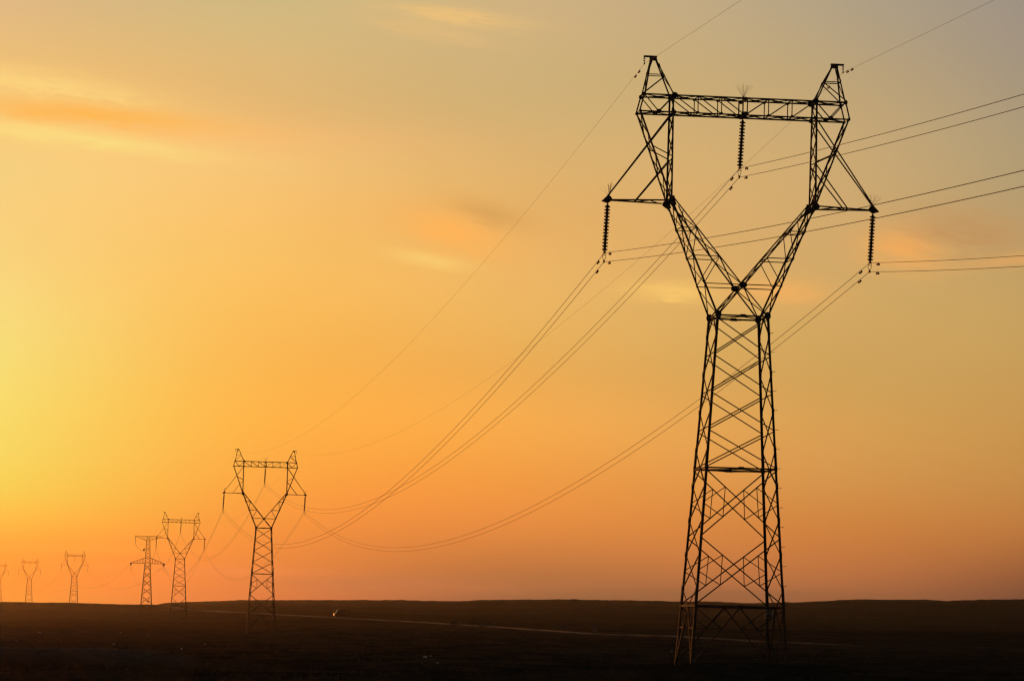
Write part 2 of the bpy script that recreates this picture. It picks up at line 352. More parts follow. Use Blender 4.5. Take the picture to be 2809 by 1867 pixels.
def height(x, y, detail=True, bare=False):
    x = np.asarray(x, float); y = np.asarray(y, float); r = np.hypot(x, y)
    azm = np.arctan2(x, y); u = PW / 2 + F * np.tan(np.clip(azm, -.35, .35)); lr = np.log(np.maximum(r, 1))
    cu = sorted(COLS); prof = []
    ridge_l = (yh(u) - np.interp(u, su, sy)) * 1560 / F
    for k in cu:
        rr = [math.log(p[0]) for p in COLS[k]]; zz = [p[1] for p in COLS[k]]
        last_none = zz[-1] is None
        base = np.interp(lr, rr, [0 if z is None else z for z in zz])
        if last_none:
            f = np.clip((lr - rr[-2]) / (rr[-1] - rr[-2]), 0, 1)
            base = np.where(lr > rr[-2], zz[-2] * (1 - f) + ridge_l * f, base)
        prof.append(base)
    z = prof[0].copy()
    for i in range(len(cu) - 1):
        f = sm((u - cu[i]) / (cu[i + 1] - cu[i])); z = np.where(u >= cu[i], prof[i] * (1 - f) + prof[i + 1] * f, z)
    # the near ridge on the left falls away behind its crest; the far hills rise on the right
    left = 1 - sm((u - 400) / 90)
    far_z = (yh(u) - np.interp(u, su, sy)) * RH / F
    fr = sm((r - 1500) / (RH - 1500)) ** .8
    zr = z * (1 - fr) + far_z * fr
    zl_b = np.interp(r, [1560, 1650, 1737, 1950, 2129, 2350, 2515, 3000, 3600, 4200], [0, .3, -.9, -.6, .18, .9, 2.1, 1.5, -3, -6])
    fl = sm((r - 1570) / 130); zl = z * (1 - fl) + zl_b * fl
    z = zl * left + zr * (1 - left)
    z = np.where(r > RH, np.where(left > .5, z, z - (r - RH) * .012), z)
    # banks of earth in the foreground
    e1 = r + wob(x, y, 3, 14) * 1.2
    b1 = sm((e1 - 131) / 7) * (1 - sm((e1 - 143) / 22)) * (1 - sm((u - 440 + wob(x, y, 2, 9) * 18) / 190)) * .56
    e2 = r + wob(x + 40, y, 3, 12) * .8
    b2 = sm((e2 - 92) / 12) * (1 - sm((e2 - 108) / 18)) * sm((u - 1580) / 420) * (1 - sm((u - 2290) / 200)) * .80
    b3 = sm((e2 - 112) / 5) * (1 - sm((e2 - 120) / 6)) * sm((u - 700) / 500) * (1 - sm((u - 1700) / 300)) * .12
    z = z + b1 + b2 + b3
    if bare: return np.clip(b1 / .56, 0, 1)
    front = sm((np.cos(azm) - .2) / .5); z = z * front + (-1.75) * (1 - front)
    if detail:
        near = sm((r - 20) / 40)
        z = z + near * (wob(x, y, 1.3, 7) * .035 * (1 - sm((r - 500) / 800)) + wob(x, y, 9, 40) * .06) + sm((r - 700) / 1500) * (wob(x, y, 25, 120) * .30 + wob(x, y, 7, 26) * .26)
    return z
def H(x, y): return float(height(np.array([x]), np.array([y]))[0])
rad = np.concatenate([np.geomspace(1.5, 85, 40), np.arange(86, 200, .7), np.geomspace(200.5, 1000, 150), np.geomspace(1006, 4200, 150)])
fine_a = np.linspace(-.17, .17, 760); ca_ = np.concatenate([np.linspace(-math.pi, -.175, 60)[:-0 or None], fine_a, np.linspace(.175, math.pi, 60)[:-1]])
AA, RR = np.meshgrid(ca_, rad); X = np.sin(AA) * RR; Y = np.cos(AA) * RR; Z = height(X, Y)
na, nr = len(ca_), len(rad)
co = np.concatenate([np.array([[0, 0, -1.75]]), np.stack([X, Y, Z], -1).reshape(-1, 3)])
i0 = np.arange(nr - 1)[:, None] * na + 1; j0 = np.arange(na)[None, :]; j1 = (j0 + 1) % na
quads = np.stack([i0 + j0, i0 + na + j0, i0 + na + j1, i0 + j1], -1).reshape(-1, 4)
tris = np.stack([np.zeros(na, int), 1 + np.arange(na), 1 + (np.arange(na) + 1) % na], -1)
gme = bpy.data.meshes.new('ground'); gme.vertices.add(len(co)); gme.vertices.foreach_set('co', co.astype(np.float32).ravel())
lv = np.concatenate([quads.ravel(), tris.ravel()]).astype(np.int32); gme.loops.add(len(lv)); gme.loops.foreach_set('vertex_index', lv)
ls = np.concatenate([np.arange(len(quads)) * 4, len(quads) * 4 + np.arange(len(tris)) * 3]).astype(np.int32)
gme.polygons.add(len(ls)); gme.polygons.foreach_set('loop_start', ls); gme.polygons.foreach_set('use_smooth', np.ones(len(ls), bool))
bv = np.concatenate([[0.0], height(X, Y, bare=True).ravel()])
ba = gme.attributes.new('bare_earth', 'FLOAT', 'POINT'); ba.data.foreach_set('value', bv.astype(np.float32))
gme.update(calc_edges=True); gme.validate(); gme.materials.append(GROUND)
# faces must look up
if gme.polygons[len(gme.polygons) // 2].normal.z < 0: gme.flip_normals()
ground = bpy.data.objects.new('ground', gme); COL.objects.link(ground)
tag(ground, 'dark dry steppe rolling from the foreground banks to low hills', 'ground', kind='structure')

def hit(px, py, rmin=60, rmax=4000):
    d = ray(px, py); k = math.hypot(d.x, d.y); rs = np.geomspace(rmin, rmax, 6000)
    g = height(d.x / k * rs, d.y / k * rs) - d.z / k * rs
    idx = np.nonzero(g >= 0)[0]; r_ = rs[idx[0]] if len(idx) else rmax
    return Vector((d.x / k * r_, d.y / k * r_, H(d.x / k * r_, d.y / k * r_)))

# ------------------------------------------------------------------ lattice tower (suspension, cat-head)
W0, W2, W3, WB = 1.176, 1.61, 2.012, 2.19
Z3, Z2, ZW, ZX, ZE = 2.70, 8.825, 15.646, 17.037, 20.727
XE, DE, ZBL, XBL, ZBU, XBU, XIN, DB, ZP, XP, XT, ZT = 3.27, .75, 24.734, 4.786, 25.506, 4.594, 3.214, .557, 27.277, 4.28, 6.115, 20.689
def hw(z): return float(np.interp(z, [0, Z3, Z2, ZW], [WB, W3, W2, W0]))
def de(z): return float(np.interp(z, [ZW, ZE, ZBL, ZBU], [W0, DE, DB, DB]))
def make_tower():
    root = empty('transmission_tower', (0, 0, 0))
    # four legs
    for sx_ in (-1, 1):
        for sy_ in (-1, 1):
            m = MB()
            zs = [-.25, Z3, Z2, ZW + .05]; ws = [.125, .12, .115, .105]
            for a in range(3):
                za, zb = zs[a], zs[a + 1]
                pa = (sx_ * (hw(max(za, 0)) + (0.02 if za < 0 else 0)), sy_ * (hw(max(za, 0)) + (0.02 if za < 0 else 0)), za); pb = (sx_ * hw(zb), sy_ * hw(zb), zb)
                m.leg(pa, pb, ws[a], sx_, sy_)
            # splice plates with bolt heads above each frame
            for zc, up_ in ((Z3, 1), (Z2, 1), (ZW - .75, 1)):
                for k in range(8):
                    z = zc + .12 + k * .085; h = hw(z)
                    m.box((sx_ * (h + .018), sy_ * (h - .06), z), (.02, .02, .016)); m.box((sx_ * (h - .06), sy_ * (h + .018), z), (.02, .02, .016))
                h = hw(zc + .45); m.plate([(sx_ * (hw(zc + .05) + .004), sy_ * (hw(zc + .05) - .01), zc + .05), (sx_ * (hw(zc + .05) + .004), sy_ * (hw(zc + .05) - .12), zc + .05), (sx_ * (hw(zc + .8) + .004), sy_ * (hw(zc + .8) - .12), zc + .8), (sx_ * (hw(zc + .8) + .004), sy_ * (hw(zc + .8) - .01), zc + .8)], (sx_, 0, .06))
            lg = m.build('leg', STEEL, root)
            if sx_ == 1 and sy_ == -1:
                z = Z3 + .1
                while z < ZW - .3:
                    h = hw(z); b = MB(); b.tube([(h - .01, -h + .05, z), (h + .125, -h + .05, z), (h + .15, -h + .05, z + .008), (h + .165, -h + .05, z + .032)], .0125, 6)
                    b.build('step_bolt', STEEL, lg, True); z += .865
            # concrete footing
            f = MB(); f.lathe([(.24, -.3), (.24, -.03), (.2, .0), (.15, .01)], 12, (sx_ * (WB - .02), sy_ * (WB - .02), 0)); f.build('footing', DARKIRON, root)
    # bracing of the four body faces
    def P(face, s_, z, off=0.0):
        h = hw(z); a = s_ * h; o = h - .012 + off
        return {'f': (a, -o, z), 'b': (a, o, z), 'l': (-o, a, z), 'r': (o, a, z)}[face]
    NRM = {'f': (0, -1, 0), 'b': (0, 1, 0), 'l': (-1, 0, 0), 'r': (1, 0, 0)}
    def lerp(a, b, t_): return tuple(Vector(a).lerp(Vector(b), t_))
    for face in 'fblr':
        m = MB(); n = NRM[face]
        def br(a, b, w=.055, side=1): m.ell(a, b, w, n, side)
        if face in 'fb':
            for k in range(4):
                za = ZW - .1 - (ZW - .1 - Z2 - .02) * k / 4; zb = ZW - .1 - (ZW - .1 - Z2 - .02) * (k + 1) / 4
                br(P(face, -1, za), P(face, 1, zb)); br(P(face, 1, za, -.012), P(face, -1, zb, -.012), .055, -1)
            for k in range(2):
                za = Z2 - .05 - (Z2 - .05 - Z3 - .05) * k / 2; zb = Z2 - .05 - (Z2 - .05 - Z3 - .05) * (k + 1) / 2; zm = (za + zb) / 2
                A, B_, C_, D = P(face, -1, za), P(face, 1, zb), P(face, 1, za, -.012), P(face, -1, zb, -.012)
                br(A, B_, .06); br(C_, D, .06, -1)
                tc_ = hw(za) / (hw(za) + hw(zb))            # where the diagonals cross
                for s_ in (-1, 1):
                    U = lerp(A if s_ < 0 else C_, B_ if s_ < 0 else D, tc_ * .56); Lw = lerp(D if s_ < 0 else B_, C_ if s_ < 0 else A, (1 - tc_) * .56)
                    K = P(face, s_, zm, -.024)
                    br(U, Lw, .042); br(U, K, .042); br(Lw, K, .042)
        else:
            for (zt_, zb_, nn) in ((ZW, Z2, 4), (Z2, Z3, 4)):
                hstep = (zt_ - zb_) / nn; nodes = [zt_ - hstep * (.5 + k) for k in range(nn)]
                br(P(face, 0, zt_), P(face, -1, nodes[0]), .06); br(P(face, 0, zt_), P(face, 1, nodes[0]), .06)
                for k in range(nn - 1):
                    br(P(face, -1, nodes[k]), P(face, 1, nodes[k + 1])); br(P(face, 1, nodes[k], -.012), P(face, -1, nodes[k + 1], -.012), .055, -1)
                br(P(face, 0, zb_), P(face, -1, nodes[-1]), .06); br(P(face, 0, zb_), P(face, 1, nodes[-1]), .06)
                for zn in nodes:
                    for s_ in (-1, 1):
                        c_ = Vector(P(face, s_, zn, .02)); q = Vector((n[1], n[0], 0)) * .06
                        m.plate([c_ + Vector((0, 0, -.16)), c_ - q * s_ + Vector((0, 0, -.05)), c_ - q * s_ + Vector((0, 0, .09)), c_ + Vector((0, 0, .16))] if face == 'l' else
                                [c_ + Vector((0, 0, -.16)), c_ + Vector((0, -s_ * .07, -.05)), c_ + Vector((0, -s_ * .07, .09)), c_ + Vector((0, 0, .16))], n)
        # foot extension: an inverted V with struts back to the legs
        apex = P(face, 0, Z3 - .04)
        for s_ in (-1, 1):
            foot = P(face, s_, .05); d1 = lerp(apex, foot, .36); d2 = lerp(apex, foot, .71)
            br(apex, foot, .075, s_)
            k1, k2 = P(face, s_, d1[2], -.012), P(face, s_, d2[2], -.012)
            br(d1, k1, .05); br(d2, k2, .045); br(P(face, s_, Z3 - .05, -.012), d1, .05); br(k1, d2, .042)
        m.build('face_bracing', STEEL, root)
    # horizontal frames at three levels, each with an inner diamond
    for z in (Z3, Z2, ZW):
        m = MB(); h = hw(z)
        w = .085 if z > Z3 else .095
        for (a, b, n) in (((-h, -h), (h, -h), (0, -1, 0)), ((h, h), (-h, h), (0, 1, 0)), ((-h, h), (-h, -h), (-1, 0, 0)), ((h, -h), (h, h), (1, 0, 0))):
            m.ell((*a, z), (*b, z), w, n)
            mid_ = ((a[0] + b[0]) / 2, (a[1] + b[1]) / 2); c_ = Vector((*mid_, z)) + Vector(n) * .012
            tx = Vector((abs(n[1]), abs(n[0]), 0))
            m.plate([c_ - tx * .13 + Vector((0, 0, .07)), c_ + tx * .13 + Vector((0, 0, .07)), c_ + tx * .16 - Vector((0, 0, .07)), c_ - tx * .16 - Vector((0, 0, .07))], n)
        g = h - .03
        for (a, b) in (((0, -g), (g, 0)), ((g, 0), (0, g)), ((0, g), (-g, 0)), ((-g, 0), (0, -g))):
            m.ell((*a, z - .02), (*b, z - .02), .055, (0, 0, 1))
        for sx_ in (-1, 1):
            for sy_ in (-1, 1):
                r_ = .115 if z < ZW else .19
                m.octo((sx_ * (h - .06), z + (.0 if z < ZW else .03)), r_, sy_ * (h + .009), .014, .8 if z == ZW else .75, 1.0)
                m.plate([(sx_ * (h + .009), sy_ * h, z - .13), (sx_ * (h + .009), sy_ * (h - .18), z - .06), (sx_ * (h + .009), sy_ * (h - .18), z + .06), (sx_ * (h + .009), sy_ * h, z + .14)], (1, 0, 0))
        m.build('horizontal_frame', STEEL, root)
    # neck: two slanting arms that cross above the waist
    def outer_p(z, s_, y_): return (s_ * np.interp(z, [ZW, ZE], [W0, XE + .06]), y_ * de(z), z)
    def inner_p(z, s_, y_): return (s_ * np.interp(z, [ZX, ZE], [0, XE - .15]), y_ * de(z), z)
    LV = [ZX + .02, 18.3, 19.55]
    for s_ in (-1, 1):
        m = MB()
        for y_ in (-1, 1):
            n = (0, y_, 0)
            m.leg(outer_p(ZW, s_, y_), outer_p(ZE + .12, s_, y_), .09, s_, y_)
            m.leg(inner_p(ZX, s_, y_), inner_p(ZE + .12, s_, y_), .08, -s_, y_)
            m.leg(inner_p(ZX, s_, y_), (-s_ * (W0 - .02), y_ * W0, ZW + .02), .08, -s_, y_)
            for z in LV: m.ell(outer_p(z, s_, y_), inner_p(z, s_, y_), .048, n)
            m.ell(inner_p(LV[2], s_, y_), outer_p(LV[1], s_, y_), .045, n); m.ell(inner_p(LV[1], s_, y_), outer_p(LV[0], s_, y_), .045, n)
            m.ell(inner_p(20.3, s_, y_), outer_p(LV[2], s_, y_), .045, n)
        zz = [ZW + .05, LV[0], LV[1], LV[2], ZE - .2]
        for k in range(4):
            a, b = zz[k], zz[k + 1]
            m.ell(outer_p(a, s_, -1), outer_p(b, s_, 1), .05, (s_, 0, 0)); m.ell(outer_p(a, s_, 1), outer_p(b, s_, -1), .05, (s_, 0, 0), -1)
        zi = [LV[0], LV[1], LV[2], ZE - .2]
        for k in range(3):
            a, b = zi[k], zi[k + 1]
            m.ell(inner_p(a, s_, -1), inner_p(b, s_, 1), .05, (-s_, 0, 1)); m.ell(inner_p(a, s_, 1), inner_p(b, s_, -1), .05, (-s_, 0, 1), -1)
        # crossed ties of the lower part of the inner leg
        a1_, b1_ = Vector((0, -de(ZX), ZX)), Vector((-s_ * W0, W0, ZW)); a2_, b2_ = Vector((0, de(ZX), ZX)), Vector((-s_ * W0, -W0, ZW))
        m.ell(a1_, b1_, .05, (-s_, 0, 1)); m.ell(a2_, b2_, .05, (-s_, 0, 1), -1)
        for z in LV[1:]:
            m.ell(outer_p(z, s_, -1), outer_p(z, s_, 1), .04, (s_, 0, 0)); m.ell(inner_p(z, s_, -1), inner_p(z, s_, 1), .04, (-s_, 0, 1))
        m.build('neck_arm', STEEL, root)
    m = MB()
    for y_ in (-1, 1): m.octo((0, ZX), .19, y_ * (de(ZX) + .012), .014, 1.0, .8)
    m.ell((0, -de(ZX), ZX), (0, de(ZX), ZX), .07, (0, 0, 1)); m.build('crossing_plate', STEEL, root)
    # heads
    def head_out(z, s_, y_): return (s_ * np.interp(z, [ZE, ZBL], [XE + .03, XBL]), y_ * np.interp(z, [ZE, ZBL], [DE, DB]), z)
    def col_p(z, s_, y_): return (s_ * (XIN + .02), y_ * np.interp(z, [ZE, ZBL], [DE, DB]), z)
    for s_ in (-1, 1):
        m = MB()
        for y_ in (-1, 1):
            m.leg(head_out(ZE, s_, y_), head_out(ZBL, s_, y_), .085, s_, y_)
            m.leg(col_p(ZE, s_, y_), col_p(ZBU, s_, y_), .085, -s_, y_)
            m.ell(head_out(23.2, s_, y_), col_p(22.72, s_, y_), .055, (0, y_, 0))
            pts = [(s_ * (XIN - .06), ZE + .24), (s_ * (XE + .02), ZE + .22), (s_ * (XE + .17), ZE + .05), (s_ * (XE + .2), ZE - .06), (s_ * (XE + .06), ZE - .18), (s_ * (XE - .1), ZE - .25), (s_ * (XIN - .17), ZE - .17), (s_ * (XIN - .1), ZE + .02)]
            e = MB(); e.plate([(p[0], y_ * (DE + .015), p[1]) for p in pts], (0, 1, 0), .016); e.build('elbow_plate', STEEL, root)
        zz = np.linspace(ZE + .15, ZBL - .05, 5)
        for k in range(4):
            a, b = zz[k], zz[k + 1]; q = 1 if k % 2 else -1
            m.ell(head_out(a, s_, q), head_out(b, s_, -q), .055, (s_, 0, 0)); m.ell(head_out(a, s_, -q), head_out(b, s_, q), .045, (s_, 0, 0), -1)
            m.ell(col_p(a, s_, q), col_p(b, s_, -q), .055, (-s_, 0, 0)); m.ell(col_p(a, s_, -q), col_p(b, s_, q), .045, (-s_, 0, 0), -1)
        m.ell((s_ * XIN, -DB, ZBL), (s_ * XIN, DB, ZBU), .05, (s_, 0, 0)); m.ell((s_ * XIN, DB, ZBL), (s_ * XIN, -DB, ZBU), .05, (s_, 0, 0))
        m.build('head_frame', STEEL, root)
    # side arms
    for s_ in (-1, 1):
        m = MB(); tip = Vector((s_ * (XT + .03), 0, ZT))
        mids = []
        for y_ in (-1, 1):
            root_pt = Vector((s_ * (XE + .2), y_ * (DE - .02), ZE - .02)); tp_ = tip + Vector((0, y_ * .05, 0))
            m.ell(root_pt, tp_, .075, (0, 0, -1), y_); mids.append((root_pt, tp_))
            m.ell((s_ * (XIN + .05), y_ * DB, ZBL - .02), tip + Vector((0, y_ * .06, .1)), .07, (0, y_, 0))
            m.ell(root_pt.lerp(tp_, .5) + Vector((0, 0, .03)), col_p(22.7, s_, y_), .055, (0, y_, 0))
        (a0, a1), (b0, b1) = mids; kk = [0.05, .28, .5, .75, .95]
        for i in range(4):
            pa, pb = (a0.lerp(a1, kk[i]), b0.lerp(b1, kk[i + 1])) if i % 2 else (b0.lerp(b1, kk[i]), a0.lerp(a1, kk[i + 1]))
            m.ell(pa, pb, .05, (0, 0, -1))
        m.ell(a0.lerp(a1, .5), b0.lerp(b1, .5), .05, (0, 0, -1))
        for y_ in (-1, 1): m.plate([tip + Vector((s_ * .2, y_ * .05, -.03)), tip + Vector((s_ * -.02, y_ * .05, .19)), tip + Vector((s_ * -.22, y_ * .05, .2)), tip + Vector((s_ * -.32, y_ * .05, .04)), tip + Vector((s_ * -.1, y_ * .05, -.12))], (0, 1, 0))
        m.build('side_arm', STEEL, root)
    # crossbeam
    m = MB(); xs = [-XBL, -(XIN + .72)] + [XIN * k / 3 for k in range(-3, 4)] + [XIN + .72, XBL]
    for y_ in (-1, 1):
        n = (0, y_, 0); y0 = y_ * DB
        m.ell((-XBL, y0, ZBL), (XBL, y0, ZBL), .078, n); m.ell((-XBU, y0, ZBU), (XBU, y0, ZBU), .078, n)
        for k in range(-3, 4):
            x = XIN * k / 3
            if abs(k) == 3: continue
            if k == 0:
                m.ell((x - .1, y0, ZBL), (x - .1, y0, ZBU), .06, n); m.ell((x + .1, y0, ZBL), (x + .1, y0, ZBU), .06, n, -1)
            else: m.ell((x, y0, ZBL), (x, y0, ZBU), .045, n)
        for k in range(3):
            xa, xb = XIN * (k - 3) / 3, XIN * (k - 2) / 3
            m.ell((xa, y0, ZBU), (xb, y0, ZBL), .055, n); m.ell((-xa, y0, ZBU), (-xb, y0, ZBL), .055, n)
        for s_ in (-1, 1):
            xm = s_ * (XIN + .70); m.ell((s_ * XBU, y0, ZBU), (xm, y0, ZBL), .055, n); m.ell((xm, y0, ZBL), (s_ * XIN, y0, ZBU), .055, n)
            m.ell((s_ * XBU, y0, ZBU), (s_ * XBL, y0, ZBL), .075, n)
            m.octo((xm, ZBL + .05), .12, y_ * (DB + .012), .014, 1.0, .6); m.octo((s_ * XIN, ZBU), .145, y_ * (DB + .012), .014, 1.05, .95)
            m.octo((s_ * XBU, ZBU - .01), .095, y_ * (DB + .012), .014, .9, 1.2); m.octo((s_ * XIN, ZBL), .10, y_ * (DB + .012), .014); m.octo((s_ * (XBL - .03), ZBL), .075, y_ * (DB + .012), .014)
        for k in (-2, -1, 1, 2):
            m.octo((XIN * k / 3, ZBL + .03), .07, y_ * (DB + .012), .012); m.octo((XIN * k / 3, ZBU - .03), .07, y_ * (DB + .012), .012)
        m.octo((0, ZBL + .06), .15, y_ * (DB + .012), .014, 1.2, .7); m.octo((0, ZBU - .04), .10, y_ * (DB + .012), .014)
    nodes = [-XBL] + [XIN * k / 3 for k in range(-3, 4)] + [XBL]
    for i in range(len(nodes) - 1):
        q = 1 if i % 2 else -1
        for (z, nz) in ((ZBL, -1), (ZBU, 1)):
            xa, xb = nodes[i], nodes[i + 1]
            if z == ZBU: xa, xb = max(-XBU, xa), min(XBU, xb)
            m.ell((xa, -q * DB, z), (xb, q * DB, z), .055, (0, 0, nz)); m.ell((xa, q * DB, z), (xb, -q * DB, z), .045, (0, 0, nz), -1)
    for x in nodes:
        m.ell((x, -DB, ZBL), (x, DB, ZBL), .05, (0, 0, -1)); xx = max(-XBU, min(XBU, x)); m.ell((xx, -DB, ZBU), (xx, DB, ZBU), .05, (0, 0, 1))
    m.box((0, 0, ZBL - .02), (.09, DB, .035))
    m.build('crossbeam', STEEL, root)
    # earth-wire peaks
    for s_ in (-1, 1):
        m = MB(); to, ti = s_ * XP, s_ * (XP - .25); ztp = ZP - .06
        def po(z, y_): f_ = (z - ZBU) / (ztp - ZBU); return (s_ * XBU * (1 - f_) + to * f_, y_ * (DB * (1 - f_) + .06 * f_), z)
        def pi_(z, y_): f_ = (z - ZBU) / (ztp - ZBU); return (s_ * XIN * (1 - f_) + ti * f_, y_ * (DB * (1 - f_) + .06 * f_), z)
        zs_ = 26.45
        for y_ in (-1, 1):
            m.leg(po(ZBU, y_), po(ztp, y_), .068, s_, y_); m.leg(pi_(ZBU, y_), pi_(ztp, y_), .068, -s_, y_)
            m.ell(po(zs_, y_), pi_(zs_, y_), .045, (0, y_, 0)); m.ell(pi_(zs_ - .06, y_), po(ZBU + .1, y_), .058, (0, y_, 0))
            m.ell((s_ * (XP - .12), y_ * .07, ztp), po(zs_ + .05, y_), .048, (0, y_, 0))
            m.plate([(to + s_ * .02, y_ * .08, ZP - .02), (ti - s_ * .02, y_ * .08, ZP - .02), (ti - s_ * .06, y_ * .08, ZP - .17), (to + s_ * .03, y_ * .08, ZP - .17)], (0, 1, 0))
        for fn in (po, pi_):
            m.ell(fn(ZBU, -1), fn(zs_, 1), .045, (s_, 0, 0)); m.ell(fn(zs_, -1), fn(zs_, 1), .045, (s_, 0, 0)); m.ell(fn(zs_, 1), fn(26.95, -1), .04, (s_, 0, 0))
        pk = m.build('earth_wire_peak', STEEL, root)
        b = MB(); b.box((s_ * (XP + .0), 0, ZP), (.295, .09, .035)); b.build('bracket', STEEL, pk)
    # bird-deterrent spikes
    for (x, z) in ((-XT + .12, ZT + .2), (.0, ZBU + .1), (XT - .12, ZT + .2)):
        m = MB(); rs = random.Random(int(x * 10) + 50)
        for k in range(18):
            th = rs.uniform(0, 6.283); sp = rs.uniform(.1, 1.15); L_ = rs.uniform(.5, .68)
            dx_, dy_ = math.cos(th) * sp, math.sin(th) * sp * .6; q = Vector((dx_, dy_, 1)).normalized() * L_
            m.tube([(x, 0, z - .02), (x + q.x * .55, q.y * .55, z + q.z * .55), (x + q.x * 1.06, q.y * 1.06, z + q.z * .98)], .0032, 4)
        m.lathe([(.05, -.12), (.05, 0), (.03, .04)], 8, (x, 0, z)); m.build('bird_spikes', STEEL, root)
    # warning plate on a rear leg
    h = hw(Z3 - .05); sg = empty('warning_sign', (0, 0, 0)); sg.parent = root
    cx_, cy_, cz_ = h - .02, h - .28, Z3 - .17
    b = MB(); b.box((cx_, cy_, cz_ - .03), (.165, .006, .25)); b.build('plate', WHITE, sg)
    m = MB(); k = 24
    for i in range(k):
        a, bq = 2 * math.pi * i / k, 2 * math.pi * (i + 1) / k
        m.plate([(cx_ + r_ * math.cos(q), cy_ - .01, cz_ + .06 + r_ * math.sin(q)) for r_, q in ((.13, a), (.13, bq), (.105, bq), (.105, a))], (0, 1, 0), .004)
    m.plate([(cx_ - .09, cy_ - .0105, cz_ + .135), (cx_ - .075, cy_ - .0105, cz_ + .15), (cx_ + .09, cy_ - .0105, cz_ - .015), (cx_ + .075, cy_ - .0105, cz_ - .03)], (0, 1, 0), .004)
    m.plate([(cx_ + .022 * math.cos(i), cy_ - .0105, cz_ + .115 + .022 * math.sin(i)) for i in np.linspace(0, 5.5, 8)], (0, 1, 0), .004)
    m.plate([(cx_ - .025, cy_ - .0108, cz_ + .09), (cx_ + .03, cy_ - .0108, cz_ + .09), (cx_ + .02, cy_ - .0108, cz_ + .03), (cx_ + .05, cy_ - .0108, cz_ - .02), (cx_ + .025, cy_ - .0108, cz_ - .03), (cx_ - .005, cy_ - .0108, cz_ + .02), (cx_ - .045, cy_ - .0108, cz_ - .02), (cx_ - .05, cy_ - .0108, cz_ + .0)], (0, 1, 0), .004)
    m.plate([(cx_ - .14, cy_ - .0105, cz_ - .15), (cx_ + .14, cy_ - .0105, cz_ - .15), (cx_ + .14, cy_ - .0105, cz_ - .235), (cx_ - .14, cy_ - .0105, cz_ - .235)], (0, 1, 0), .004)
    m.build('pictogram', BLACK, sg)
    return root

TW = [(10.1375, 170.093, -1.8268), (-36.274, 567.204, -2.8907), (-82.331, 960.892, -2.3409), (-196.84, 1737.865, -.8986), (-266.22, 2129.153, .1788), (-334.606, 2515.616, 2.1264)]
YAW = [R(6.588)] * 3 + [R(10.054)] * 3
tl = ['tallest lattice tower nearest the viewer, dark Y-necked steel filling the right of the photo',
      'mid-distance Y-necked lattice tower, second largest, whose feet stand below the skyline left of the vehicle',
      'third largest Y-necked lattice tower, close behind the narrow straight-sided tower',
      'small hazy Y-necked lattice tower, first one left of the narrow straight-sided tower',
      'tiny faded Y-necked lattice tower, second from the left edge of the photo',
      'faintest lattice tower, cut in half by the left edge of the photo']
proto = make_tower(); towers = []
for i in range(6):
    o = proto if i == 0 else copy_tree(proto, None, () if i == 1 else ('step_bolt', 'footing', 'warning_sign') if i == 2 else ('step_bolt', 'footing', 'warning_sign', 'bird_spikes', 'bracket'))
    o.location = TW[i]; o.rotation_euler = (0, 0, YAW[i]); tag(o, tl[i], 'lattice tower', 'lattice towers of the power line'); towers.append(o)
def loc(i, x, y, z):
    c_, s_ = math.cos(YAW[i]), math.sin(YAW[i]); t_ = TW[i]
    return Vector((t_[0] + x * c_ - y * s_, t_[1] + x * s_ + y * c_, t_[2] + z))

# ------------------------------------------------------------------ insulator strings
SW = -.085                                    # the wind leans every string a little
DISC = [(.045, 0), (.056, -.012), (.06, -.05), (.085, -.058), (.118, -.07), (.127, -.08), (.124, -.088), (.098, -.088), (.094, -.098), (.115, -.112), (.114, -.12), (.075, -.12), (.058, -.128), (.052, -.155)]
def make_string(nd=14):
    root = empty('insulator_string', (0, 0, 0))
    m = MB(); m.lathe([(.018, .08), (.02, .02), (.034, -.02), (.045, -.06)], 10); m.build('shackle', DARKIRON, root, True)
    dm = MB(); dm.lathe([(r_ * (1.13 if r_ > .07 else 1.05), z) for r_, z in DISC], 16); me = dm.mesh('disc', PORC, True)
    for k in range(nd):
        d = bpy.data.objects.new('disc', me); COL.objects.link(d); d.parent = root; d.location = (0, 0, -.05 - .1485 * k)
    zb = -.05 - .1485 * nd
    m = MB(); m.tube([(0, 0, zb + .02), (0, 0, zb - .05)], .018, 8)
    hy = [(-.035, zb + .01), (-.068, zb - .1), (-.072, zb - .3), (-.03, zb - .42)]
    for s_ in (-1, 1): m.tube([(s_ * x, 0, z) for x, z in hy], .011, 6)
    m.box((0, 0, zb - .2), (.07, .012, .012)); m.box((0, 0, zb - .42), (.04, .02, .014)); m.tube([(0, 0, zb - .41), (0, 0, zb - .47)], .012, 6)
    m.build('yoke', DARKIRON, root)
    for dz in (-.09, -.5):
        c_ = MB(); c_.tube([(0, -.16, zb + dz - .02), (0, -.08, zb + dz), (0, .08, zb + dz), (0, .16, zb + dz - .02)], [.03, .045, .045, .03], 8); c_.box((0, 0, zb + dz + .03), (.03, .045, .035)); c_.build('clamp', DARKIRON, root, True)
    return root, zb
sp, ZB = make_string()
mm = MB()                                     # the far strings: one mesh
for k in range(14): mm.lathe(DISC, 8, (0, 0, -.05 - .1485 * k))
mm.tube([(0, 0, .08), (0, 0, -.1)], .03, 6); mm.tube([(0, 0, ZB), (0, 0, ZB - .52)], .03, 6)
far_me = mm.mesh('insulator_string', PORC)
tname = ['the nearest tower', 'the second tower', 'the third tower', 'the hazy fourth tower', 'the tiny fifth tower', 'the left-edge tower']
ph_txt = {'L': 'left arm tip', 'M': 'middle of the crossbeam', 'R': 'right arm tip'}
ATT = []
first = True
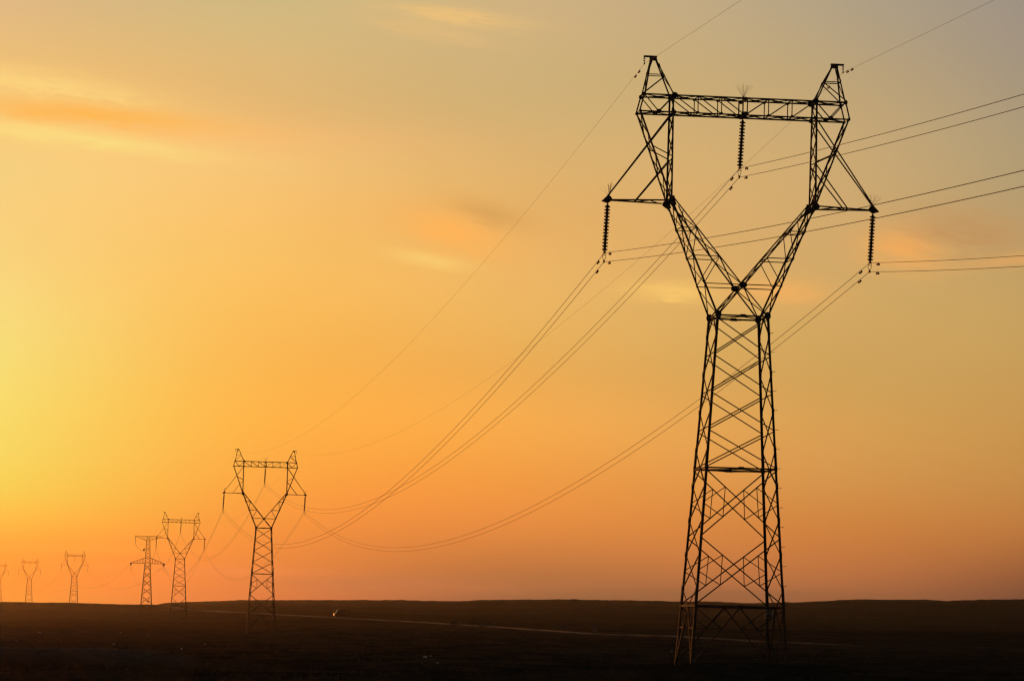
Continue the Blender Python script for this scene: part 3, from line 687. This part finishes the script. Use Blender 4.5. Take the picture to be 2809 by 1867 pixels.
for i in range(6):
    a = {}
    for ph, (x, z) in {'L': (-XT + .06, ZT - .13), 'M': (0, ZBL - .13), 'R': (XT - .06, ZT - .13)}.items():
        if i < 3:
            o = sp if first else copy_tree(sp); first = False
        else:
            o = bpy.data.objects.new('insulator_string', far_me); COL.objects.link(o)
        p = loc(i, x, 0, z); tilt = math.atan2(-SW, -ZB)
        o.location = p; o.rotation_euler = (0, tilt, YAW[i])
        tag(o, f'ribbed insulator hanging from the {ph_txt[ph]} of {tname[i]}', 'insulator', 'insulator strings of the power line')
        for nm, dz in (('u', -.09), ('d', -.5)):
            L_ = ZB + dz; a[ph + nm] = loc(i, x + L_ * math.sin(tilt), 0, z + L_ * math.cos(tilt))
    for s_, ph in ((-1, 'EL'), (1, 'ER')): a[ph] = loc(i, s_ * (XP + .27), 0, ZP - .34)
    ATT.append(a)

# ------------------------------------------------------------------ tension tower where the line bends
TTX, TTY = -125.9, 1337.0; TTZ = -.55; TTYAW = R(8.3)
def make_tension_tower():
    root = empty('tension_tower', (TTX, TTY, TTZ), TTYAW)
    HT = 26.7
    def h(z): return float(np.interp(z, [0, 2.9, 17.1, 19.1, HT], [2.15, 1.93, 1.0, .9, .56]))
    for sx_ in (-1, 1):
        for sy_ in (-1, 1):
            m = MB(); zs = [-.3, 2.9, 17.1, 19.1, HT]
            for k in range(4): m.leg((sx_ * h(zs[k]), sy_ * h(zs[k]), zs[k]), (sx_ * h(zs[k + 1]), sy_ * h(zs[k + 1]), zs[k + 1]), .18 - .02 * k, sx_, sy_)
            m.build('leg', STEEL, root)
    lev = [0.1, 2.9, 5.9, 8.8, 11.6, 14.3, 17.1, 18.1, 19.1, 20.2, 21.2, 22.2, 23.2, 24.2, 25.2, HT]
    for ax, sg_ in (('x', -1), ('x', 1), ('y', -1), ('y', 1)):
        m = MB(); n = (sg_, 0, 0) if ax == 'x' else (0, sg_, 0)
        def p(s_, z): a = s_ * h(z); o = sg_ * h(z); return (o, a, z) if ax == 'x' else (a, o, z)
        for k in range(len(lev) - 1):
            a, b = lev[k], lev[k + 1]; w = .1 if k < 6 else .075
            m.ell(p(-1, a), p(1, b), w, n); m.ell(p(1, a), p(-1, b), w, n, -1)
            if k in (6, 8, 11, 14): m.ell(p(-1, a), p(1, a), .1, n)
            if k < 6 and k > 0:
                zq = (a + b) / 2; q = Vector(p(-1, a)).lerp(Vector(p(1, b)), .25); q2 = Vector(p(1, a)).lerp(Vector(p(-1, b)), .25); q3 = Vector(p(-1, a)).lerp(Vector(p(1, b)), .75); q4 = Vector(p(1, a)).lerp(Vector(p(-1, b)), .75)
                m.ell(q, q4, .06, n); m.ell(q2, q3, .06, n); m.ell(q, p(-1, zq), .06, n); m.ell(q4, p(-1, zq), .06, n); m.ell(q2, p(1, zq), .06, n); m.ell(q3, p(1, zq), .06, n)
        m.ell(p(-1, HT), p(1, HT), .1, n); m.build('face_bracing', STEEL, root)
    for s_ in (-1, 1):
        # lower conductor arm: flat below, slanting above
        m = MB(); tip = Vector((s_ * 5.85, 0, 17.1))
        for y_ in (-1, 1):
            b0, t0 = Vector((s_ * h(17.1), y_ * h(17.1), 17.1)), Vector((s_ * h(19.1), y_ * h(19.1), 19.1)); tb = tip + Vector((0, y_ * .25, 0)); tt = tip + Vector((0, y_ * .2, .12))
            m.ell(b0, tb, .14, (0, y_, 0)); m.ell(t0, tt, .13, (0, y_, 0), -1)
            for k in range(5):
                f = k / 5 + .1; m.ell(b0.lerp(tb, f), t0.lerp(tt, f + .08), .06, (0, y_, 0)); m.ell(t0.lerp(tt, f), b0.lerp(tb, f + .1), .06, (0, y_, 0))
        for k in range(5):
            f = k / 5; q = 1 if k % 2 else -1
            m.ell((s_ * (h(17.1) * (1 - f) + 5.85 * f), q * (h(17.1) * (1 - f) + .25 * f), 17.1), (s_ * (h(17.1) * (.8 - f) + 5.85 * (f + .2)), -q * (h(17.1) * (.8 - f) + .25 * (f + .2)), 17.1), .07, (0, 0, -1))
        m.box(tuple(tip), (.3, .35, .1)); m.build('conductor_arm', STEEL, root)
        # upper arm: flat above, slanting below
        m = MB(); tip = Vector((s_ * 4.6, 0, HT)); zl = 25.1
        for y_ in (-1, 1):
            b0, t0 = Vector((s_ * h(zl), y_ * h(zl), zl)), Vector((s_ * h(HT), y_ * h(HT), HT)); tt = tip + Vector((0, y_ * .12, 0)); tb = tip + Vector((0, y_ * .12, -.12))
            m.ell(b0, tb, .11, (0, y_, 0)); m.ell(t0, tt, .11, (0, y_, 0), -1)
            for k in range(4):
                f = k / 4 + .1; m.ell(t0.lerp(tt, f), b0.lerp(tb, f + .1), .055, (0, y_, 0)); m.ell(b0.lerp(tb, f + .1), t0.lerp(tt, min(1, f + .22)), .055, (0, y_, 0))
        m.build('upper_arm', STEEL, root)
    m = MB(); m.box((0.45, -1.96, 3.85), (.36, .03, .24)); m.box((.45, -1.93, 3.6), (.03, .02, .5)); m.build('number_plate', DARKIRON, root)
    return root
TT = make_tension_tower()
tag(TT, 'narrow straight-sided lattice tower with two level pairs of arms, where the line bends', 'lattice tower')
def tloc(x, y, z):
    c_, s_ = math.cos(TTYAW), math.sin(TTYAW); return Vector((TTX + x * c_ - y * s_, TTY + x * s_ + y * c_, TTZ + z))
# tension strings lie along the wires
tm = MB()
for k in range(15):
    for dx_ in (-.22, .22):
        tm.lathe([(r_ * 1.2, z) for r_, z in DISC], 8, (dx_, 0, -.35 - .1485 * k))
for dx_ in (-.22, .22): tm.tube([(dx_, 0, -.3), (dx_, 0, -2.75)], .035, 6)
tm.box((0, 0, -.25), (.28, .06, .06)); tm.tube([(0, 0, 0), (0, 0, -.3)], .04, 6); tm.box((0, 0, -2.78), (.28, .06, .06)); tm.tube([(0, 0, -2.8), (0, 0, -3.1)], .04, 6)
ten_me = tm.mesh('tension_string', PORC)
TPT = {'L': (-5.75, 17.0), 'M': (-1.35, 22.1), 'R': (5.75, 17.0)}; TEND = {}
for ph, (x, z) in TPT.items():
    for sd_, nm in ((-1, 'front'), (1, 'back')):
        base = tloc(x, sd_ * (.3 if ph != 'M' else 1.0), z); tgt = (ATT[2] if sd_ < 0 else ATT[3])[ph + 'd']
        d = (tgt - base); d.z = -.13 * math.hypot(d.x, d.y); d.normalize()
        o = bpy.data.objects.new('tension_string', ten_me); COL.objects.link(o); o.location = base
        o.rotation_euler = (-d).to_track_quat('Z', 'X').to_euler()
        where = {'L': 'left lower arm', 'M': 'upper left flank', 'R': 'right lower arm'}[ph]
        tag(o, f'{"nearer" if sd_ < 0 else "farther"} pair of sloping insulators on {where} of narrow straight-sided tower', 'insulator', 'tension insulators of the bend tower')
        e = base + d * 3.0; TEND[ph, nm] = e
hs = bpy.data.objects.new('insulator_string', far_me); COL.objects.link(hs); hs.location = tloc(-4.5, 0, 26.55)
tag(hs, 'insulator string hanging from upper left arm of the narrow straight-sided tower', 'insulator', 'insulator strings of the power line')
# ------------------------------------------------------------------ wires
RC, RE_ = .0115, .0048
def sagged(A, B, sag, n=72, t0=0.0, t1=1.0):
    return [A.lerp(B, t_) - Vector((0, 0, 4 * sag * t_ * (1 - t_))) for t_ in np.linspace(t0, t1, n)]
WG = 'wires of the power line'
pht = {'Lu': 'upper wire of the left pair', 'Ld': 'lower wire of the left pair', 'Mu': 'upper wire of the middle pair', 'Md': 'lower wire of the middle pair', 'Ru': 'upper wire of the right pair', 'Rd': 'lower wire of the right pair', 'EL': 'thin earth wire from the left peak', 'ER': 'thin earth wire from the right peak'}
def wire(pts, name, label, r, n=6):
    m = MB(); m.tube(pts, r, n); o = m.build(name, ALU, None, True); tag(o, label, 'wire', WG); return o
dT = Vector(TW[0]) - Vector(TW[1]); SPAN = {}
for k, p0 in ATT[0].items():
    e = k[0] == 'E'; B = p0 + Vector((dT.x, dT.y, {'L': -6.0, 'M': -5.0, 'R': 0.0, 'E': -5.0}[k[0]])); sg_ = {'L': 6.2, 'M': 6.5, 'R': 8.65, 'E': 3.2}[k[0]]
    SPAN[0, k] = (p0, B, sg_)
    wire(sagged(p0, B, sg_, 90), 'earth_wire' if e else 'conductor_wire', f'{pht[k]} leaving the nearest tower to the right', RE_ if e else RC)
spans = [(0, 1, 'between nearest and second towers'), (1, 2, 'between second and third towers'), (3, 4, 'between hazy fourth and fifth towers'), (4, 5, 'between fifth and left-edge towers')]
for (i, j, txt) in spans:
    for k, p0 in ATT[i].items():
        e = k[0] == 'E'; sg_ = 5.4 if e else 8.75
        if (i, j) == (0, 1): SPAN[1, k] = (p0, ATT[1][k], sg_)
        wire(sagged(p0, ATT[j][k], sg_), 'earth_wire' if e else 'conductor_wire', f'{pht[k]} {txt}', RE_ if e else RC, 6 if i < 2 else 4)
ETT = {'EL': tloc(-4.55, 0, 26.6), 'ER': tloc(4.55, 0, 26.6)}
for (i, nm, txt) in ((2, 'front', 'from third tower to narrow straight-sided tower'), (3, 'back', 'from narrow straight-sided tower to fourth tower')):
    for k, p0 in ATT[i].items():
        e = k[0] == 'E'; q = ETT[k] if e else TEND[k[0], nm] + Vector((0, 0, .2 if k[1] == 'u' else -.2))
        wire(sagged(p0, q, 5.2 if e else 8.2), 'earth_wire' if e else 'conductor_wire', f'{pht[k]} {txt}', RE_ if e else RC, 4)
for ph in 'LMR':
    a, b = TEND[ph, 'front'], TEND[ph, 'back']; n = 24
    if ph == 'M':
        c_ = tloc(-4.5, 0, 26.55 - 2.6); pts = [a.lerp(c_, t_) - Vector((0, 0, 3.4 * t_ * (1 - t_))) for t_ in np.linspace(0, 1, n)] + [c_.lerp(b, t_) - Vector((0, 0, 3.4 * t_ * (1 - t_))) for t_ in np.linspace(0, 1, n)][1:]
        pts = pts
        txt = 'jumper wire looping from upper left flank of the narrow straight-sided tower to its hanging string'
    else:
        pts = sagged(a, b, 2.3, n); txt = f'jumper wire looping below the {"left" if ph == "L" else "right"} lower arm of the narrow straight-sided tower'
    o = wire(pts, 'jumper_wire', txt, .022, 5)
# ------------------------------------------------------------------ vibration dampers and earth-wire clamps
def damper_mesh():
    m = MB(); m.tube([(0, -.2, -.075), (0, -.08, -.085), (0, .08, -.085), (0, .2, -.075)], .008, 5)
    for s_ in (-1, 1): m.tube([(0, s_ * .10, -.083), (0, s_ * .13, -.083), (0, s_ * .21, -.076), (0, s_ * .235, -.074)], [.026, .05, .05, .036], 8)
    m.box((0, 0, -.04), (.018, .028, .05)); return m.mesh('vibration_damper', DARKIRON, True)
dme = damper_mesh()
def damper(pts_fn, t_, label, scale=1.0):
    P0, P1 = pts_fn(t_), pts_fn(t_ + .002); d = (P1 - P0).normalized()
    o = bpy.data.objects.new('vibration_damper', dme); COL.objects.link(o); o.location = P0
    yv = d; xv = yv.cross(Vector((0, 0, 1))).normalized(); zv = xv.cross(yv)
    o.matrix_world = Matrix.Translation(P0) @ Matrix((xv, yv, zv)).transposed().to_4x4(); o.scale = (scale,) * 3
    tag(o, label, 'damper', 'vibration dampers on the wires'); return o
def fn(sp_):
    A, B, s_ = sp_; return lambda t_: A.lerp(B, t_) - Vector((0, 0, 4 * s_ * t_ * (1 - t_)))
L0 = dT.length
short = {'Lu': 'upper left', 'Ld': 'lower left', 'Mu': 'upper middle', 'Md': 'lower middle', 'Ru': 'upper right', 'Rd': 'lower right'}
for k in short:
    damper(fn(SPAN[0, k]), 1.75 / L0, f'dumbbell damper right of the nearest tower on the {short[k]} wire')
    damper(fn(SPAN[1, k]), (2.0 if k[1] == 'u' else 2.1) / L0, f'dumbbell damper left of the nearest tower on the {short[k]} wire')
    A, B, s_ = SPAN[1, k]; damper(fn((B, A, s_)), 2.2 / L0, f'tiny damper right of the second tower on the {short[k]} wire')
damper(fn(SPAN[1, 'EL']), 1.5 / L0, 'upper of two dampers below the left peak of the nearest tower', .85)
damper(fn(SPAN[1, 'EL']), 2.6 / L0, 'lower of two dampers below the left peak of the nearest tower', .85)
damper(fn(SPAN[0, 'ER']), 1.0 / L0, 'damper nearest the clamp on the earth wire right of the right peak', .85)
damper(fn(SPAN[0, 'ER']), 2.0 / L0, 'outer damper on the earth wire right of the right peak', .85)
damper(fn(SPAN[1, 'ER']), 3.2 / L0, 'damper seen through the lattice of the right peak of the nearest tower', .85)
cm = MB(); cm.tube([(0, 0, .32), (0, 0, .24)], .02, 6); cm.tube([(-.03, 0, .24), (-.03, 0, .14)], .01, 5); cm.tube([(.03, 0, .24), (.03, 0, .14)], .01, 5); cm.tube([(0, 0, .15), (0, 0, .04)], .018, 6); cm.box((0, 0, .15), (.045, .02, .015)); cm.box((0, 0, .24), (.045, .02, .015))
cm.tube([(0, -.14, -.015), (0, -.06, .005), (0, .06, .005), (0, .14, -.015)], [.022, .036, .036, .022], 8)
cme = cm.mesh('earth_wire_clamp', DARKIRON, True)
for i in (0, 1):
    for k, nm in (('EL', 'left'), ('ER', 'right')):
        o = bpy.data.objects.new('earth_wire_clamp', cme); COL.objects.link(o); o.location = ATT[i][k]; o.rotation_euler = (0, 0, YAW[i])
        tag(o, f'small clamp hanging from the bracket of the {nm} peak of {tname[i]}', 'clamp', 'earth wire clamps')

# ------------------------------------------------------------------ road on its low bank
rp = [(2380, 1770.5), (2300, 1768), (2050, 1760), (1850, 1749), (1631, 1738.5), (1400, 1720.5), (1150, 1703.5), (1000, 1696.5), (940, 1694), (800, 1686.5), (680, 1680.5), (560, 1672.5), (470, 1666)]
ctrl = []
for (px, py), r_ in zip(rp, [462, 470, 525, 565, 613, 700, 850, 950, 1000, 1110, 1220, 1380, 1520]):
    d = ray(px, py); k = math.hypot(d.x, d.y); ctrl.append((d.x / k * r_, d.y / k * r_))
ctrl = np.array(ctrl); tt_ = np.linspace(0, len(ctrl) - 1, 260)
cxs = np.interp(tt_, range(len(ctrl)), ctrl[:, 0]); cys = np.interp(tt_, range(len(ctrl)), ctrl[:, 1])
ker = np.ones(31) / 31
def smth(a): p_ = np.concatenate([2 * a[0] - a[1:16][::-1], a, 2 * a[-1] - a[-16:-1][::-1]]); return np.convolve(p_, ker, 'valid')
cxs, cys = smth(cxs), smth(cys)
m = MB(); prof = [(-3.2, -.3), (-1.9, .06), (-1.4, .08), (0, .10), (1.4, .08), (1.9, .06), (3.2, -.3)]; vs = []
for i in range(len(cxs)):
    a, b = max(i - 1, 0), min(i + 1, len(cxs) - 1); d = Vector((cxs[b] - cxs[a], cys[b] - cys[a], 0)).normalized(); nrm = Vector((d.y, -d.x, 0))
    zc = H(cxs[i], cys[i]) - .12 * max(0.0, 1 - i / 60) ** 1.5     # the bank sinks into the plain at its near end
    for (o_, z_) in prof: vs.append((cxs[i] + nrm.x * o_, cys[i] + nrm.y * o_, zc + z_))
k = len(prof); m.add(vs, [(i * k + j, i * k + j + 1, (i + 1) * k + j + 1, (i + 1) * k + j) for i in range(len(cxs) - 1) for j in range(k - 1)])
road = m.build('road', GRAVEL); tag(road, 'pale gravel road on a low bank running away to the left across the steppe', 'road', kind='structure')
if road.data.polygons[3].normal.z < 0: road.data.flip_normals()

# ------------------------------------------------------------------ vehicle on the road
def make_van():
    i = int(np.argmin(np.hypot((cxs / cys) - (940 + 19 - PW / 2) / F, 0 * cys))); x, y = cxs[i], cys[i] + .3
    root = empty('minivan', (x, y, H(x, y) + .12), R(8.5)); L_ = 4.2; w = .82
    prof = [(-2.08, .42), (-2.1, .75), (-2.0, 1.08), (-1.86, 1.16), (-1.36, 1.98), (-1.15, 2.1), (-.2, 2.16), (1.6, 2.14), (1.95, 2.05), (2.06, 1.2), (2.1, .9), (2.08, .42)]
    m = MB(); k = len(prof); vs = []
    for (yy, sc) in ((-w, 1), (-w * .97, 1.0), (w * .97, 1.0), (w, 1)):
        for (px, pz) in prof:
            ins = .93 if abs(yy) == w else 1.0; up_ = max(0, pz - 1.15); yq = yy * (1 - .10 * up_)
            vs.append((px * (ins * .05 + .95), yq, .42 + (pz - .42) * (ins * .04 + .96)))
    fs = [tuple(range(k)), tuple(range(4 * k - 1, 3 * k - 1, -1))]
    for s_ in range(3): fs += [(s_ * k + j, (s_ + 1) * k + j, (s_ + 1) * k + (j + 1) % k, s_ * k + (j + 1) % k) for j in range(k)]
    m.add(vs, fs); body = m.build('body', PAINT, root)
    bm = bmesh.new(); bm.from_mesh(body.data); bmesh.ops.recalc_face_normals(bm, faces=bm.faces); bm.to_mesh(body.data); bm.free()
    m = MB(); m.box((-1.62, 0, 1.57), (.012, .66, .44), Matrix.Rotation(.548, 3, 'Y')); m.build('windscreen', GLASS, root)
    m = MB(); m.box((2.02, 0, 1.66), (.012, .62, .30), Matrix.Rotation(-.1, 3, 'Y')); m.build('rear_window', GLASS, root)
    for s_ in (-1, 1):
        for (xa, xb) in ((-1.3, -.62), (-.52, .55), (.65, 1.75)):
            m = MB(); o1, o2 = .18 if xa < -1 else 0, 0
            m.plate([(xa, s_ * (w * .985 + .012), 1.28), (xb, s_ * (w * .985 + .012), 1.28), (xb, s_ * (w * .92 + .012), 1.9), (xa + o1 + .12, s_ * (w * .92 + .012), 1.9)], (0, s_, .1), .016); m.build('side_window', GLASS, root)
        m = MB(); m.box((-.57, s_ * (w + .008), 1.0), (.008, .006, .42)); m.box((.62, s_ * (w + .008), 1.0), (.008, .006, .42)); m.build('door_seam', TYRE, root)
        m = MB(); m.box((-1.28, s_ * (w + .14), 1.36), (.05, .09, .11)); m.build('mirror', PAINT, root)
        m = MB(); m.lathe([(.13, -.05), (.14, 0)] + [(.42 * math.sin(a), .42 * math.cos(a) - .42 * math.cos(.33)) for a in np.linspace(.33, .01, 9)], 18); o = m.build('headlight', LAMP, root, True); o.location = (-2.06, s_ * .58, .95); o.rotation_euler = (0, R(-90), 0)
        m = MB(); m.box((2.08, s_ * .68, .98), (.03, .08, .18)); m.build('tail_light', REDL, root)
        for xw in (-1.35, 1.25):
            wh = empty('wheel', (xw, s_ * (w - .08), .31)); wh.parent = root
            m = MB(); m.lathe([(.2, -.09), (.29, -.1), (.31, -.05), (.31, .05), (.29, .1), (.2, .09)], 20); o = m.build('tyre', TYRE, wh, True); o.rotation_euler = (R(90), 0, 0)
            m = MB(); m.lathe([(.2, -.07), (.2, .07)], 16); m.lathe([(.06, -.1), (.06, .1)], 10); o = m.build('rim', ALU, wh); o.rotation_euler = (R(90), 0, 0)
    m = MB(); m.tube([(-2.13, -.76, .95), (-2.15, 0, .96), (-2.13, .76, .95)], .10, 16); m.build('glint_bar', LAMP, root, True)  # chrome bar added across the nose so the low sun glints off it
    m = MB(); m.tube([(-2.12, -.8, .55), (-2.16, 0, .55), (-2.12, .8, .55)], .11, 16); m.build('bumper', LAMP, root, True); m = MB(); m.box((2.1, 0, .52), (.06, .78, .11)); m.build('bumper', DARKIRON, root)
    return root
van = make_van(); tag(van, 'dark red boxy minivan with sun glinting off its front, on the gravel road', 'van')

# ------------------------------------------------------------------ roadside marker
mk_r = 608; d = ray(1634, 1700); k_ = math.hypot(d.x, d.y); mx, my = d.x / k_ * mk_r, d.y / k_ * mk_r + 6
mk = empty('marker_slab', (mx, my, H(mx, my) - .02), R(12))
m = MB(); bmv = [(-.30, -.11, 0), (.30, -.11, 0), (.27, -.09, 1.72), (.16, -.09, 1.86), (-.16, -.09, 1.86), (-.27, -.09, 1.72)]
m.add([*bmv, *[(x, -y, z) for x, y, z in bmv]], [(5, 4, 3, 2, 1, 0), (6, 7, 8, 9, 10, 11)] + [(i, (i + 1) % 6, (i + 1) % 6 + 6, i + 6) for i in range(6)]); m.build('slab', CONC, mk)
m = MB(); m.box((0, 0, .1), (.42, .2, .12)); m.build('plinth', CONC, mk)
tag(mk, 'upright grey slab standing beside the gravel road', 'marker')

# ------------------------------------------------------------------ shrubs, stones and dry grass
def shrub(px, py, wd, ht, label, seed):
    p = hit(px, py, 300); rs = random.Random(seed)
    root = empty('shrub', (p.x, p.y + 3, H(p.x, p.y + 3)))
    m = MB()
    for k in range(9):
        a = rs.uniform(0, 6.28); rr = rs.uniform(.2, .8); m.tube([(0, 0, -.1), (math.cos(a) * rr * wd * .25, math.sin(a) * rr * wd * .25, ht * .4), (math.cos(a) * rr * wd * .5, math.sin(a) * rr * wd * .5, ht * .85)], [.04, .025, .01], 5)
    m.build('stem', BARK, root); m = MB()
    for k in range(900):
        a = rs.uniform(0, 6.28); rr = math.sqrt(rs.random()); hh = rs.random() ** .7 * (1 - .55 * rr * rr)
        c_ = Vector((math.cos(a) * rr * wd * .5, math.sin(a) * rr * wd * .4, hh * ht * (.8 + .25 * math.sin(a * 3 + seed)))); q = Vector((rs.gauss(0, 1), rs.gauss(0, 1), rs.gauss(0, 1))).normalized(); q2 = q.orthogonal().normalized(); s_ = rs.uniform(.05, .12)
        m.add([c_ - q * s_, c_ + q2 * s_ * .5, c_ + q * s_, c_ - q2 * s_ * .5], [(0, 1, 2, 3)])
    m.build('foliage', LEAF, root); tag(root, label, 'shrub', 'shrubs along the gravel road'); return root
shrub(1252, 1712.5, 2.6, .8, 'leftmost low dark shrub by the gravel road, right of the vehicle', 1)
shrub(1296, 1713.5, 2.2, .9, 'small round shrub second from the left along the gravel road', 2)
shrub(1338, 1716.5, 3.4, 1.0, 'wide low shrub third from the left along the gravel road', 3)
shrub(1555, 1726, 3.2, 1.3, 'tallest dark shrub by the gravel road, left of the upright slab', 4)
stones = [(109, 1735, .16, 'pale stone in open grass nearest the left edge of the photo'), (331, 1735, .15, 'pale stone on the steppe below the narrow straight-sided tower'), (45, 1759, .11, 'small pale stone just above the left foreground bank at the far left'),
          (312, 1767, .13, 'pale flat stone just above the crest of the left foreground bank'), (498, 1780, .09, 'small pale stone at the right shoulder of the left foreground bank'), (1166, 1803, .13, 'brightest pale stone low in the middle foreground'),
          (1182, 1800, .08, 'little pale stone just right of the brightest middle one'), (1200, 1818, .07, 'small stone lowest in the middle foreground'), (1843, 1787.5, .14, 'pale stone beside the left foot of the nearest tower'), (406, 1743, .08, 'tiny pale stone left of the second tower'), (562, 1767, .07, 'tiny stone below the second tower')]
for i, (px, py, s_, lb) in enumerate(stones):
    p = hit(px, py); rs = random.Random(i); m = MB(); bm = bmesh.new(); bmesh.ops.create_icosphere(bm, subdivisions=2, radius=1)
    for v in bm.verts: v.co *= 1 + rs.uniform(-.16, .16); v.co.x *= 1.4; v.co.z *= .7
    me = bpy.data.meshes.new('stone'); bm.to_mesh(me); bm.free(); me.materials.append(STONE)
    o = bpy.data.objects.new('stone', me); COL.objects.link(o); o.location = (p.x, p.y, p.z + s_ * .3); o.scale = (s_ * .62,) * 3; o.rotation_euler = (0, 0, i * 1.3); tag(o, lb, 'stone', 'pale stones on the steppe')
rg = np.random.RandomState(11); n = 9000
gr = 95 + 420 * rg.rand(n) ** 1.7; gu = rg.rand(n) * 3300 - 250; gx = (gu - PW / 2) / F * gr; gy = gr
cl_n = wob(gx, gy, 2, 18); keep = cl_n > -.15; gx, gy = gx[keep], gy[keep]; gz = height(gx, gy)
vs, fs = [], []
for i in range(len(gx)):
    hgt = rg.uniform(.05, .16) * (1.4 if rg.rand() < .15 else 1); nb = 5
    for b in range(nb):
        a = rg.rand() * 6.28; ln = rg.uniform(.2, .7) * hgt; w_ = rg.uniform(.008, .02); bx, by = gx[i] + rg.normal(0, .06), gy[i] + rg.normal(0, .06); k = len(vs)
        vs += [(bx - w_ * math.sin(a), by + w_ * math.cos(a), gz[i] - .03), (bx + w_ * math.sin(a), by - w_ * math.cos(a), gz[i] - .03), (bx + math.cos(a) * ln, by + math.sin(a) * ln, gz[i] + hgt * rg.uniform(.6, 1.1))]; fs.append((k, k + 1, k + 2))
gmesh = bpy.data.meshes.new('dry_grass'); gmesh.from_pydata(vs, [], fs); gmesh.materials.append(DRYGRASS); go = bpy.data.objects.new('dry_grass', gmesh); COL.objects.link(go)
tag(go, 'sparse tufts of dry grass over the dark foreground', 'grass', kind='stuff')

# ------------------------------------------------------------------ evening haze
hm = bpy.data.materials.new('evening_haze'); hm.use_nodes = True; t = hm.node_tree; t.nodes.clear()
pv = t.nodes.new('ShaderNodeVolumePrincipled'); pv.inputs['Color'].default_value = (.92, .85, .78, 1); pv.inputs['Density'].default_value = 1.8e-5; pv.inputs['Anisotropy'].default_value = .9
ho = t.nodes.new('ShaderNodeOutputMaterial'); t.links.new(pv.outputs[0], ho.inputs['Volume'])
m = MB(); m.box((0, 0, 12), (4300, 4300, 36)); haze = m.build('haze', hm); tag(haze, 'thin warm evening haze over the steppe', 'haze', kind='stuff')
